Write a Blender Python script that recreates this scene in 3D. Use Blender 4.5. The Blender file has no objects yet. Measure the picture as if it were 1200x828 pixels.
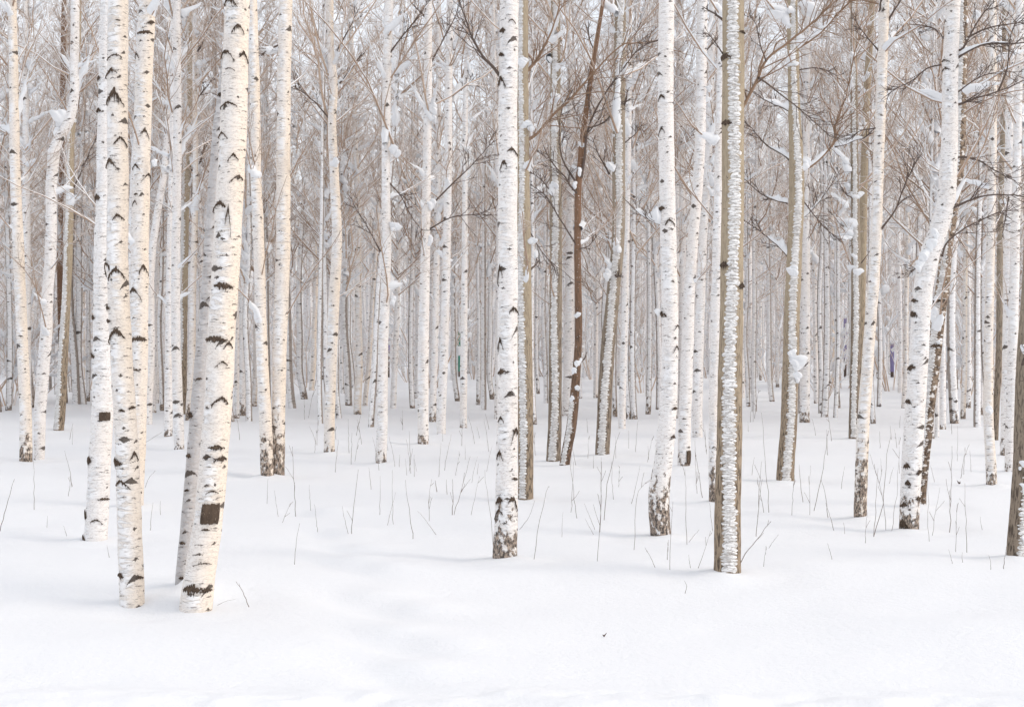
import bpy, math, random
import numpy as np
from mathutils import Vector

random.seed(7)
RNG = np.random.default_rng(7)
S = bpy.context.scene
COL = S.collection

# ----------------------------------------------------------------- camera model
F = 1667.0                      # focal length in photo pixels (photo 1200 wide)
CX, CY = 600.0, 414.0
CAMZ = 1.6


# ----------------------------------------------------------------- terrain
def _g(x, y, cx, cy, sx, sy, h, rot=0.0):
    c, s = math.cos(rot), math.sin(rot)
    dx, dy = x - cx, y - cy
    a, b = c * dx + s * dy, -s * dx + c * dy
    return h * np.exp(-(a / sx) ** 2 - (b / sy) ** 2)


MOUNDS = []


def vnoise(x, y):
    xi, yi = np.floor(x), np.floor(y)
    fx, fy = x - xi, y - yi
    fx, fy = fx * fx * (3 - 2 * fx), fy * fy * (3 - 2 * fy)

    def h(a, b):
        v = np.sin(a * 127.1 + b * 311.7) * 43758.5453
        return v - np.floor(v)
    return (h(xi, yi) * (1 - fx) + h(xi + 1, yi) * fx) * (1 - fy) + (h(xi, yi + 1) * (1 - fx) + h(xi + 1, yi + 1) * fx) * fy



def ground(x, y):
    x = np.asarray(x, float)
    y = np.asarray(y, float)
    z = 0.022 * np.sin(x * 0.55 + 1.0 + 0.6 * np.sin(y * 0.31)) * np.sin(y * 0.42 + 0.4)
    z = z + 0.010 * np.sin(x * 1.3 + y * 0.9 + 2.0) + 0.007 * np.sin(1.9 * y - 0.7 * x + 1.1 * np.sin(x * 0.8))
    far = np.clip((y - 45) / 110, 0, 1.6)
    z = z + 1.15 * far ** 1.25
    z = z + 0.16 * np.sin(x * 0.13 + 0.5) * np.sin(y * 0.11) * np.clip((y - 22) / 25, 0, 1)
    for m in MOUNDS:
        z = z + _g(x, y, *m)
    # crumbly low bank along the near edge
    w = np.exp(-((y - 6.42 - 0.22 * (vnoise(x * 0.9, y * 0 + 3) - 0.5)) / 0.30) ** 2)
    lump = vnoise(x * 3.1, y * 3.3) + 0.6 * vnoise(x * 7.7 + 5, y * 8.1) + 0.35 * vnoise(x * 17, y * 18 + 9)
    z = z + w * (0.012 + 0.06 * (lump - 0.6))
    z = z + 0.022 * (vnoise(x * 0.8 + 11, y * 0.7) - 0.5) + 0.016 * (vnoise(x * 2.3, y * 1.9 + 4) - 0.5)
    return z


def gz(x, y):
    return float(ground(x, y))


def hit(px, py, lo=5.0, hi=190.0):
    """the ground point seen at a photo pixel"""
    D = lo
    prev = None
    while D < hi:
        x = (px - CX) / F * D
        z = CAMZ - (py - CY) / F * D
        d = z - gz(x, D)
        if d <= 0:
            a, b = (prev if prev else D), D
            for _ in range(30):
                m = 0.5 * (a + b)
                if CAMZ - (py - CY) / F * m - gz((px - CX) / F * m, m) > 0:
                    a = m
                else:
                    b = m
            return 0.5 * (a + b)
        prev = D
        D *= 1.01
    return hi


def at(px, py, D):
    return np.array([(px - CX) / F * D, D, CAMZ - (py - CY) / F * D])


# soft old ski / foot trail wandering from the middle to the front
tr = [(352, 600), (372, 622), (395, 640), (380, 662), (425, 672), (402, 700), (455, 712), (420, 745), (480, 760), (445, 790)]
for i, (px, py) in enumerate(tr):
    D = CAMZ * F / (py - CY)
    MOUNDS.append(((px - CX) / F * D, D, 0.17, 0.34, -0.05, 0.5))
    MOUNDS.append(((px + 34 - CX) / F * D, D + 0.12, 0.3, 0.25, 0.035, 0.3))
MOUNDS.append(((205 - CX) / F * 9.35, 9.5, 0.28, 0.3, 0.10, 0))
MOUNDS.append(((219 - CX) / F * 9.25, 9.35, 0.075, 0.15, 0.11, 0))
MOUNDS.append((1.5, 10.6, 5.5, 0.7, 0.05, 0.06))
MOUNDS.append((3.2, 9.0, 2.2, 0.5, -0.03, -0.1))
MOUNDS.append((-2.6, 7.7, 2.0, 0.5, 0.035, 0.1))
MOUNDS.append((4.3, 8.2, 1.0, 0.6, 0.04, 0.2))


# ----------------------------------------------------------------- mesh helpers
def mesh_obj(name, V, Q, mats, midx=None, uv=None, ang=None, parent=None, smooth=True):
    V = np.ascontiguousarray(V, dtype=np.float32)
    Q = np.ascontiguousarray(Q, dtype=np.int32)
    me = bpy.data.meshes.new(name)
    me.vertices.add(len(V))
    me.vertices.foreach_set('co', V.ravel())
    me.loops.add(Q.size)
    me.loops.foreach_set('vertex_index', Q.ravel())
    me.polygons.add(len(Q))
    me.polygons.foreach_set('loop_start', np.arange(0, Q.size, 4, dtype=np.int32))
    me.polygons.foreach_set('loop_total', np.full(len(Q), 4, dtype=np.int32))
    if not isinstance(mats, (list, tuple)):
        mats = [mats]
    for m in mats:
        me.materials.append(m)
    if midx is not None:
        me.polygons.foreach_set('material_index', np.ascontiguousarray(midx, dtype=np.int32))
    me.polygons.foreach_set('use_smooth', np.full(len(Q), smooth, dtype=bool))
    if uv is not None:
        l = me.uv_layers.new(name='UVMap')
        l.data.foreach_set('uv', np.ascontiguousarray(np.asarray(uv, np.float32)[Q.ravel()]).ravel())
    if ang is not None:
        l = me.uv_layers.new(name='ang')
        l.data.foreach_set('uv', np.ascontiguousarray(np.asarray(ang, np.float32)[Q.ravel()]).ravel())
    me.update()
    me.validate()
    o = bpy.data.objects.new(name, me)
    COL.objects.link(o)
    if parent is not None:
        o.parent = parent
    return o


def cat(parts):
    Vs, Qs, off = [], [], 0
    for V, Q in parts:
        if len(V) == 0:
            continue
        Vs.append(V)
        Qs.append(Q + off)
        off += len(V)
    if not Vs:
        return np.zeros((0, 3)), np.zeros((0, 4), int)
    return np.concatenate(Vs), np.concatenate(Qs)


def nrm(a):
    return a / np.maximum(np.linalg.norm(a, axis=-1, keepdims=True), 1e-9)


def tubes(P, R, sides=3):
    """many tubes at once: P (N,K,3), R (N,K)"""
    P = np.asarray(P, float)
    R = np.asarray(R, float)
    N, K, _ = P.shape
    T = nrm(np.gradient(P, axis=1))
    ref = np.tile(np.array([0.31, 0.83, 0.46]), (N, 1))
    bad = np.abs((T[:, 0] * nrm(ref)).sum(1)) > 0.9
    ref[bad] = np.array([0.9, -0.3, 0.2])
    n1 = nrm(np.cross(T, ref[:, None, :]))
    n2 = np.cross(T, n1)
    a = np.arange(sides) * 2 * math.pi / sides
    V = P[:, :, None, :] + R[:, :, None, None] * (np.cos(a)[None, None, :, None] * n1[:, :, None, :] + np.sin(a)[None, None, :, None] * n2[:, :, None, :])
    V = V.reshape(-1, 3)
    i = np.arange(N)[:, None, None] * K * sides
    k = np.arange(K - 1)[None, :, None] * sides
    s = np.arange(sides)[None, None, :]
    s2 = (s + 1) % sides
    Q = np.stack([i + k + s, i + k + s2, i + k + sides + s2, i + k + sides + s], -1).reshape(-1, 4)
    return V, Q


def cube_sphere(n=4):
    vs, qs, key = [], [], {}
    t = [math.tan(math.pi / 4 * (2 * i / n - 1)) for i in range(n + 1)]
    for ax in range(3):
        for sg in (-1, 1):
            for i in range(n):
                for j in range(n):
                    f = []
                    for (a, b) in ((i, j), (i + 1, j), (i + 1, j + 1), (i, j + 1)):
                        c = [0, 0, 0]
                        c[ax] = sg
                        c[(ax + 1) % 3] = t[a]
                        c[(ax + 2) % 3] = t[b]
                        l = math.sqrt(sum(q * q for q in c))
                        p = tuple(round(q / l, 5) for q in c)
                        if p not in key:
                            key[p] = len(vs)
                            vs.append(p)
                        f.append(key[p])
                    if sg < 0:
                        f.reverse()
                    qs.append(f)
    return np.array(vs), np.array(qs)


CS3, CS6 = cube_sphere(3), cube_sphere(7)


def blobs(C, SC, rng, tmpl=CS3, rough=0.18):
    """lumps of snow: centres (N,3), radii (N,3); flat-bottomed, uneven"""
    C = np.asarray(C, float)
    SC = np.asarray(SC, float)
    N = len(C)
    tv, tq = tmpl
    V = np.tile(tv[None], (N, 1, 1))
    ph = rng.uniform(0, 6.28, (N, 6))
    d = np.ones((N, len(tv)))
    for k, (fx, fy, fz) in enumerate([(2.1, 1.3, 0.7), (1.1, 2.7, 1.9), (3.1, 0.9, 2.3), (4.2, 3.7, 1.1), (5.3, 2.2, 4.6), (6.7, 5.1, 3.9)]):
        d += rough * (0.9 if k < 3 else 0.35) * np.sin(V[..., 0] * fx + V[..., 1] * fy + V[..., 2] * fz + ph[:, k:k + 1])
    V = V * d[..., None]
    taper = np.clip(0.82 + 0.24 * V[..., 2], 0.3, 1.05)
    V[..., 0] *= taper
    V[..., 1] *= taper
    V[..., 2] = np.where(V[..., 2] > 0, V[..., 2] * 0.8, V[..., 2])
    V = V * SC[:, None, :] + C[:, None, :]
    Q = tq[None] + (np.arange(N) * len(tv))[:, None, None]
    return V.reshape(-1, 3), Q.reshape(-1, 4)


def grow(P, R, n, L, spread, up, K, rng, tmin=0.15, rk=0.6, rmin=0.003, wob=0.12, keep=None):
    """side shoots from polylines P: n per polyline"""
    N, K0, _ = P.shape
    idx = np.repeat(np.arange(N), n)
    M = len(idx)
    t = rng.uniform(tmin, 0.98, M) * (K0 - 1)
    i = np.minimum(t.astype(int), K0 - 2)
    f = (t - i)[:, None]
    st = P[idx, i] * (1 - f) + P[idx, i + 1] * f
    T = nrm(P[idx, i + 1] - P[idx, i])
    r0 = R[idx, i] * (1 - f[:, 0]) + R[idx, i + 1] * f[:, 0]
    rv = rng.normal(size=(M, 3))
    pr = nrm(rv - (rv * T).sum(1, keepdims=True) * T)
    a = rng.uniform(spread[0], spread[1], M)[:, None]
    d = nrm(T * np.cos(a) + pr * np.sin(a))
    ln = rng.uniform(L[0], L[1], M) * (1.05 - 0.5 * t / (K0 - 1))
    out = np.zeros((M, K, 3))
    out[:, 0] = st
    for k in range(1, K):
        d = nrm(d + np.array([0, 0, up]) + rng.normal(size=(M, 3)) * wob)
        out[:, k] = out[:, k - 1] + d * (ln / (K - 1))[:, None]
    rr = np.maximum(r0 * rk, rmin)[:, None] * np.linspace(1, 0.35, K)[None]
    rr = np.maximum(rr, rmin * 0.7)
    return out, rr


# ----------------------------------------------------------------- materials
class G:
    def __init__(self, name):
        self.m = bpy.data.materials.new(name)
        self.m.use_nodes = True
        self.t = self.m.node_tree
        self.t.nodes.clear()
        self.out = self.t.nodes.new('ShaderNodeOutputMaterial')

    def n(self, ty, **kw):
        nd = self.t.nodes.new(ty)
        for k, v in kw.items():
            setattr(nd, k, v)
        return nd

    def put(self, sock, v):
        if isinstance(v, bpy.types.NodeSocket):
            self.t.links.new(v, sock)
        elif isinstance(v, (tuple, list)):
            if sock.type == 'RGBA' and len(v) == 3:
                v = (*v, 1)
            sock.default_value = v
        else:
            sock.default_value = v

    def math(self, op, a, b=0.0, c=0.0, clamp=False):
        nd = self.n('ShaderNodeMath', operation=op, use_clamp=clamp)
        self.put(nd.inputs[0], a)
        self.put(nd.inputs[1], b)
        self.put(nd.inputs[2], c)
        return nd.outputs[0]

    def vmath(self, op, a, b=(0, 0, 0)):
        nd = self.n('ShaderNodeVectorMath', operation=op)
        self.put(nd.inputs[0], a)
        self.put(nd.inputs[1], b)
        return nd.outputs[0]

    def sep(self, v):
        nd = self.n('ShaderNodeSeparateXYZ')
        self.put(nd.inputs[0], v)
        return nd.outputs

    def comb(self, x, y, z=0.0):
        nd = self.n('ShaderNodeCombineXYZ')
        for i, v in enumerate((x, y, z)):
            self.put(nd.inputs[i], v)
        return nd.outputs[0]

    def mix(self, f, a, b, mode='MIX'):
        nd = self.n('ShaderNodeMix', data_type='RGBA', blend_type=mode)
        self.put(nd.inputs[0], f)
        self.put(nd.inputs[6], a)
        self.put(nd.inputs[7], b)
        return nd.outputs[2]

    def noise(self, v, scale=1.0, detail=2.0, rough=0.5, dist=0.0):
        nd = self.n('ShaderNodeTexNoise')
        self.put(nd.inputs['Vector'], v)
        nd.inputs['Scale'].default_value = scale
        nd.inputs['Detail'].default_value = detail
        nd.inputs['Roughness'].default_value = rough
        nd.inputs['Distortion'].default_value = dist
        return nd.outputs[0], nd.outputs[1]

    def step(self, v, a, b):
        nd = self.n('ShaderNodeMapRange', interpolation_type='SMOOTHSTEP')
        self.put(nd.inputs[0], v)
        self.put(nd.inputs[1], a)
        self.put(nd.inputs[2], b)
        return nd.outputs[0]

    def uv(self, name):
        nd = self.n('ShaderNodeUVMap')
        nd.uv_map = name
        return nd.outputs[0]

    def prop(self, name):
        nd = self.n('ShaderNodeAttribute', attribute_type='OBJECT', attribute_name=name)
        return nd.outputs['Fac']

    def bsdf(self, col, rough=0.8, height=None, strength=0.5, dist=0.01, spec=0.2):
        b = self.n('ShaderNodeBsdfPrincipled')
        self.put(b.inputs['Base Color'], col)
        self.put(b.inputs['Roughness'], rough)
        b.inputs['Specular IOR Level'].default_value = spec
        if height is not None:
            bp = self.n('ShaderNodeBump')
            bp.inputs['Strength'].default_value = strength
            bp.inputs['Distance'].default_value = dist
            self.put(bp.inputs['Height'], height)
            self.t.links.new(bp.outputs[0], b.inputs['Normal'])
        self.t.links.new(b.outputs[0], self.out.inputs['Surface'])
        return self.m


def mat_birch(name, white, cream, warm, edge=0.0, frost=0.85):
    g = G(name)
    uv = g.uv('UVMap')
    an = g.sep(g.uv('ang'))[0]
    rnd = g.n('ShaderNodeObjectInfo').outputs['Random']
    off = g.comb(g.math('MULTIPLY', rnd, 37.3), g.math('MULTIPLY', rnd, 91.7))
    p = g.vmath('ADD', uv, off)
    raw_v = g.sep(uv)[1]
    _, nc = g.noise(p, 18, 3)
    pw = g.vmath('ADD', p, g.vmath('MULTIPLY', g.vmath('SUBTRACT', nc, (0.5, 0.5, 0.5)), (0.02, 0.02, 0)))
    s = g.sep(pw)
    # broad bark tone, with warm light from the right painted into the cream
    tone, _ = g.noise(g.vmath('MULTIPLY', p, (3.0, 1.6, 1)), 1, 3)
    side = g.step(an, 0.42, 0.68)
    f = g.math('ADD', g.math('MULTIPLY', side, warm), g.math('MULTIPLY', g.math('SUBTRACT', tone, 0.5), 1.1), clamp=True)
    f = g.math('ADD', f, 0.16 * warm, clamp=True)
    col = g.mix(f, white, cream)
    # plastered frost on the windward face, broken into wavy shelves
    fr, _ = g.noise(g.vmath('MULTIPLY', pw, (9, 30, 1)), 1, 3, 0.6, 0.8)
    fp, _ = g.noise(g.vmath('MULTIPLY', p, (5, 2.2, 1)), 1, 2)
    win = g.math('MULTIPLY', g.step(an, 0.30, 0.38), g.step(an, 0.62, 0.48))
    fm_ = g.math('MULTIPLY', g.math('MULTIPLY', win, g.step(fr, 0.44, 0.52)), g.step(fp, 0.40, 0.58))
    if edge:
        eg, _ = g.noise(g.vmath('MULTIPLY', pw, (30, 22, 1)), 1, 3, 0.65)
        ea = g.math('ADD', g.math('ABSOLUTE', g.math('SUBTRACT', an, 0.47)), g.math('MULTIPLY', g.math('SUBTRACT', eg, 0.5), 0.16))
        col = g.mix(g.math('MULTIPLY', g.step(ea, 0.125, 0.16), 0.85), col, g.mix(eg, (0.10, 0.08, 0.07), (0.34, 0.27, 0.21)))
    # fine mottling
    mo, _ = g.noise(g.vmath('MULTIPLY', p, (55, 70, 1)), 1, 3, 0.6)
    col = g.mix(g.math('MULTIPLY', g.step(mo, 0.50, 0.72), 0.42), col, (0.46, 0.36, 0.29))
    # wavy paper ridges
    wv, _ = g.noise(g.vmath('MULTIPLY', pw, (13, 42, 1)), 1, 3, 0.55, 0.6)
    line = g.math('SUBTRACT', 1.0, g.step(g.math('ABSOLUTE', g.math('SUBTRACT', wv, 0.5)), 0.004, 0.028))
    col = g.mix(g.math('MULTIPLY', line, 0.42), col, (0.36, 0.31, 0.28))
    col = g.mix(g.math('MULTIPLY', fm_, frost), col, (0.87, 0.87, 0.88))
    # lenticels
    le, _ = g.noise(g.vmath('MULTIPLY', p, (16, 110, 1)), 1, 2, 0.5)
    lp, _ = g.noise(g.vmath('MULTIPLY', p, (4, 5, 1)), 1, 2)
    lm = g.math('MULTIPLY', g.step(le, 0.625, 0.67), g.step(lp, 0.4, 0.6))
    col = g.mix(g.math('MULTIPLY', lm, 0.75), col, (0.10, 0.075, 0.06))

    # arched branch scars
    def scars(sx, sy, w0, w1, thick, cut, slope, seed):
        q = g.vmath('ADD', g.vmath('MULTIPLY', pw, (sx, sy, 1)), (seed, seed * 1.7, 0))
        vo = g.n('ShaderNodeTexVoronoi', voronoi_dimensions='2D', feature='F1')
        g.put(vo.inputs['Vector'], q)
        vo.inputs['Scale'].default_value = 1
        loc = g.vmath('DIVIDE', g.vmath('SUBTRACT', q, vo.outputs['Position']), (sx, sy, 1))
        l = g.sep(loc)
        c = g.n('ShaderNodeSeparateColor')
        g.put(c.inputs[0], vo.outputs['Color'])
        ax = g.math('ABSOLUTE', l[0])
        w = g.math('ADD', w0, g.math('MULTIPLY', c.outputs[0], w1 - w0))
        rel = g.math('DIVIDE', ax, w)
        sl = g.math('MULTIPLY', g.math('SUBTRACT', c.outputs[1], 0.18), slope)
        axh = g.math('ABSOLUTE', g.math('SUBTRACT', l[0], g.math('MULTIPLY', w, g.math('MULTIPLY', 1.3, g.math('SUBTRACT', c.outputs[1], 0.5)))))
        h = g.math('ABSOLUTE', g.math('ADD', l[1], g.math('MULTIPLY', g.math('MULTIPLY', axh, sl), g.math('ADD', 0.3, g.math('MULTIPLY', rel, 0.7)))))
        th = g.math('MULTIPLY', g.math('SUBTRACT', 1.0, rel), thick)
        rag, _ = g.noise(g.vmath('MULTIPLY', p, (90, 120, 1)), 1, 2)
        d = g.math('ADD', g.math('SUBTRACT', th, h), g.math('MULTIPLY', g.math('SUBTRACT', rag, 0.5), 0.024))
        m = g.step(d, 0.0, 0.004)
        m = g.math('MULTIPLY', m, g.step(g.math('SUBTRACT', 1.25, rel), 0.0, 0.2))
        return g.math('MULTIPLY', m, g.math('GREATER_THAN', c.outputs[2], cut))

    m1 = scars(3.2, 2.6, 0.025, 0.075, 0.024, 0.30, 1.3, 3.1)
    m2 = scars(6.5, 5.5, 0.008, 0.030, 0.012, 0.22, 0.9, 9.7)
    m3 = scars(8.0, 13.0, 0.012, 0.045, 0.006, 0.35, 0.35, 21.3)
    sm = g.math('MAXIMUM', g.math('MAXIMUM', m1, m2), g.math('MULTIPLY', m3, 0.8))
    dn, _ = g.noise(g.vmath('MULTIPLY', p, (120, 60, 1)), 1, 2)
    dark = g.mix(dn, (0.025, 0.02, 0.017), (0.12, 0.09, 0.07))
    col = g.mix(g.math('MULTIPLY', sm, 0.93), col, dark)
    # rough blackened foot, height set per tree
    hb = g.prop('foot')
    bn, _ = g.noise(g.vmath('MULTIPLY', pw, (22, 11, 1)), 1, 4, 0.65)
    bm = g.math('SUBTRACT', g.math('ADD', 0.41, g.math('MULTIPLY', 0.22, g.math('DIVIDE', g.math('SUBTRACT', hb, raw_v), g.math('ADD', hb, 0.05)))), bn)
    bm = g.math('MULTIPLY', g.step(bm, -0.03, 0.03), g.math('GREATER_THAN', hb, 0.01))
    cr, _ = g.noise(g.vmath('MULTIPLY', p, (70, 28, 1)), 1, 3, 0.65)
    fcol = g.mix(g.step(cr, 0.40, 0.62), (0.045, 0.034, 0.027), (0.42, 0.33, 0.26))
    col = g.mix(g.math('MULTIPLY', bm, 0.95), col, fcol)
    hgt = g.math('SUBTRACT', g.math('ADD', g.math('MULTIPLY', wv, 0.9), g.math('MULTIPLY', mo, 0.3)), g.math('MULTIPLY', g.math('ADD', sm, g.math('MULTIPLY', bm, cr)), 0.5))
    hgt = g.math('ADD', hgt, g.math('MULTIPLY', fm_, 0.7))
    return g.bsdf(col, 0.75, hgt, 0.75, 0.014, 0.25)


def mat_bark(name, hi, lo, foot_col, vs=1.0, speck=None, blotch=False):
    """smooth olive / brown bark with lengthwise fissures getting deeper to the foot"""
    g = G(name)
    uv = g.uv('UVMap')
    rnd = g.n('ShaderNodeObjectInfo').outputs['Random']
    p = g.vmath('ADD', uv, g.comb(g.math('MULTIPLY', rnd, 41.3), g.math('MULTIPLY', rnd, 77.7)))
    v = g.sep(uv)[1]
    to, _ = g.noise(g.vmath('MULTIPLY', p, (6, 1.5, 1)), 1, 3)
    col = g.mix(to, hi, lo)
    fi, _ = g.noise(g.vmath('MULTIPLY', p, (75 * vs, 11 * vs, 1)), 1, 4, 0.65, 0.4)
    ro = g.step(v, 2.6, 0.2)
    fm = g.math('MULTIPLY', g.step(fi, 0.47, 0.60), g.math('ADD', 0.25, g.math('MULTIPLY', ro, 0.6)))
    col = g.mix(g.math('MULTIPLY', ro, 0.6), col, foot_col)
    col = g.mix(fm, col, (0.06, 0.045, 0.035))
    sp, _ = g.noise(g.vmath('MULTIPLY', p, (45, 60, 1)), 1, 2)
    col = g.mix(g.math('MULTIPLY', g.step(sp, 0.66, 0.70), 0.85), col, speck or (0.04, 0.03, 0.025))
    if blotch:
        b1, _ = g.noise(g.vmath('MULTIPLY', p, (16, 20, 1)), 1, 4, 0.65)
        col = g.mix(g.math('MULTIPLY', g.step(b1, 0.50, 0.56), 0.85), col, (0.07, 0.05, 0.04))
        b2, _ = g.noise(g.vmath('ADD', g.vmath('MULTIPLY', p, (12, 26, 1)), (7, 3, 0)), 1, 4, 0.6)
        col = g.mix(g.math('MULTIPLY', g.step(b2, 0.54, 0.60), 0.9), col, (0.76, 0.73, 0.70))
    return g.bsdf(col, 0.85, g.math('SUBTRACT', 0.0, fi), 0.7, 0.012, 0.15)


def mat_plain(name, a, b, scale, rough=0.85, bump=0.3, dist=0.004):
    g = G(name)
    tc = g.n('ShaderNodeTexCoord').outputs['Object']
    f, _ = g.noise(tc, scale, 3)
    return g.bsdf(g.mix(f, a, b), rough, f, bump, dist, 0.15)


def mat_twig(name, a, b, scale, frost):
    """thin shoots with hoar snow lying along their upper sides"""
    g = G(name)
    tc = g.n('ShaderNodeTexCoord').outputs['Object']
    f, _ = g.noise(tc, scale, 3)
    nz = g.sep(g.n('ShaderNodeNewGeometry').outputs['Normal'])[2]
    m = g.step(g.math('ADD', nz, g.math('MULTIPLY', g.math('SUBTRACT', f, 0.5), 1.2)), 0.62 - frost, 0.95 - frost)
    return g.bsdf(g.mix(m, g.mix(f, a, b), (0.86, 0.86, 0.87)), 0.85, None)


def mat_snow(name, fine=1.0):
    g = G(name)
    pos = g.n('ShaderNodeNewGeometry').outputs['Position']
    a, _ = g.noise(pos, 2.2, 4, 0.55)
    b, _ = g.noise(pos, 28, 3, 0.6)
    c, _ = g.noise(pos, 190, 2, 0.6)
    h = g.math('ADD', g.math('ADD', g.math('MULTIPLY', a, 0.55), g.math('MULTIPLY', b, 0.22 * fine)), g.math('MULTIPLY', c, 0.09 * fine))
    col = g.mix(b, (0.755, 0.766, 0.786), (0.785, 0.794, 0.81))
    return g.bsdf(col, 0.6, h, 0.55, 0.05, 0.25)


def mat_scar():
    g = G('scar_bark')
    tc = g.n('ShaderNodeTexCoord').outputs['Object']
    a, _ = g.noise(g.vmath('MULTIPLY', tc, (150, 150, 38)), 1, 4, 0.7)
    b, _ = g.noise(g.vmath('MULTIPLY', tc, (34, 34, 14)), 1, 3, 0.6)
    col = g.mix(b, (0.030, 0.024, 0.021), (0.15, 0.105, 0.075))
    col = g.mix(g.math('MULTIPLY', g.step(a, 0.60, 0.68), 0.8), col, (0.46, 0.37, 0.29))
    return g.bsdf(col, 0.9, a, 0.8, 0.006, 0.1)


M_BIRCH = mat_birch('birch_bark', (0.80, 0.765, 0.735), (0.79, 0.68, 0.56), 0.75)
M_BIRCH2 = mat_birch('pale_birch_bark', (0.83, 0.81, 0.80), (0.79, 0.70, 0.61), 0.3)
M_BIRCHSHADE = mat_birch('shade_painted_birch_bark', (0.52, 0.51, 0.515), (0.50, 0.45, 0.41), 0.25, 0.0, 0.25)  # birch bark greyed to paint in the shade of the big neighbouring trunk
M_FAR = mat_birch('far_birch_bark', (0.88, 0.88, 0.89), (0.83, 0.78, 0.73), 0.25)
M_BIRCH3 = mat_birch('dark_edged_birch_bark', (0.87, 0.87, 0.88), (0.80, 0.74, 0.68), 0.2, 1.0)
M_ASPEN = mat_bark('aspen_bark', (0.46, 0.38, 0.275), (0.36, 0.295, 0.215), (0.27, 0.20, 0.145))
M_GREYASP = mat_bark('grey_aspen_bark', (0.36, 0.30, 0.235), (0.28, 0.235, 0.18), (0.22, 0.17, 0.13))
M_BROWN = mat_bark('brown_bark', (0.25, 0.14, 0.085), (0.19, 0.12, 0.08), (0.13, 0.09, 0.065), 1.0, (0.8, 0.8, 0.8))
M_ROUGH = mat_bark('peeling_bark', (0.40, 0.31, 0.225), (0.22, 0.155, 0.11), (0.13, 0.09, 0.065), 0.6, None, True)
M_TWIG = mat_twig('twig_bark', (0.46, 0.335, 0.25), (0.28, 0.20, 0.15), 4, 0.42)
M_TWIG2 = mat_twig('pale_twig_bark', (0.60, 0.46, 0.36), (0.43, 0.32, 0.245), 3, 0.50)
M_BRANCH = mat_plain('branch_bark', (0.16, 0.12, 0.10), (0.08, 0.062, 0.055), 14)
M_BRANCHB = mat_plain('brown_branch_bark', (0.30, 0.20, 0.135), (0.19, 0.125, 0.085), 14)
M_STEM = mat_plain('dry_stem', (0.27, 0.22, 0.195), (0.17, 0.14, 0.125), 20)
M_SCAR = mat_scar()
M_SNOW = mat_snow('snow_cover', 1.0)
M_CLUMP = mat_snow('clump_snow', 0.6)
def mat_strip():
    g = G('plastered_snow')
    tc = g.n('ShaderNodeTexCoord').outputs['Object']
    a, _ = g.noise(g.vmath('MULTIPLY', tc, (14, 14, 62)), 1, 3, 0.6, 0.5)
    b, _ = g.noise(g.vmath('MULTIPLY', tc, (50, 50, 90)), 1, 3, 0.6)
    ln = g.math('SUBTRACT', 1.0, g.step(g.math('ABSOLUTE', g.math('SUBTRACT', a, 0.5)), 0.008, 0.045))
    col = g.mix(g.math('MULTIPLY', ln, 0.5), g.mix(b, (0.80, 0.785, 0.77), (0.87, 0.865, 0.86)), (0.40, 0.32, 0.25))
    col = g.mix(g.math('MULTIPLY', g.step(b, 0.64, 0.72), 0.4), col, (0.36, 0.29, 0.23))
    return g.bsdf(col, 0.75, g.math('SUBTRACT', g.math('MULTIPLY', a, 0.6), ln), 0.8, 0.008, 0.2)


M_STRIP = mat_strip()
M_PURPLE = mat_plain('purple_paint', (0.21, 0.19, 0.36), (0.28, 0.25, 0.42), 5)
M_GREEN = mat_plain('green_paint', (0.05, 0.24, 0.17), (0.09, 0.30, 0.22), 5)

# ----------------------------------------------------------------- ground sheet
def spaced(stops):
    out = []
    for a, b, n in stops:
        out.extend(np.linspace(a, b, n, endpoint=False))
    out.append(stops[-1][1])
    return np.array(out)


# ----------------------------------------------------------------- trunks
def catmull(z, zs, ys):
    """smooth monotone-ish interpolation of ys over increasing zs"""
    zs = np.asarray(zs, float)
    ys = np.asarray(ys, float)
    m = np.gradient(ys, zs)
    i = np.clip(np.searchsorted(zs, z) - 1, 0, len(zs) - 2)
    h = zs[i + 1] - zs[i]
    t = (z - zs[i]) / h
    t2, t3 = t * t, t * t * t
    r = (2 * t3 - 3 * t2 + 1) * ys[i] + (t3 - 2 * t2 + t) * h * m[i] + (-2 * t3 + 3 * t2) * ys[i + 1] + (t3 - t2) * h * m[i + 1]
    return r


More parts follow.
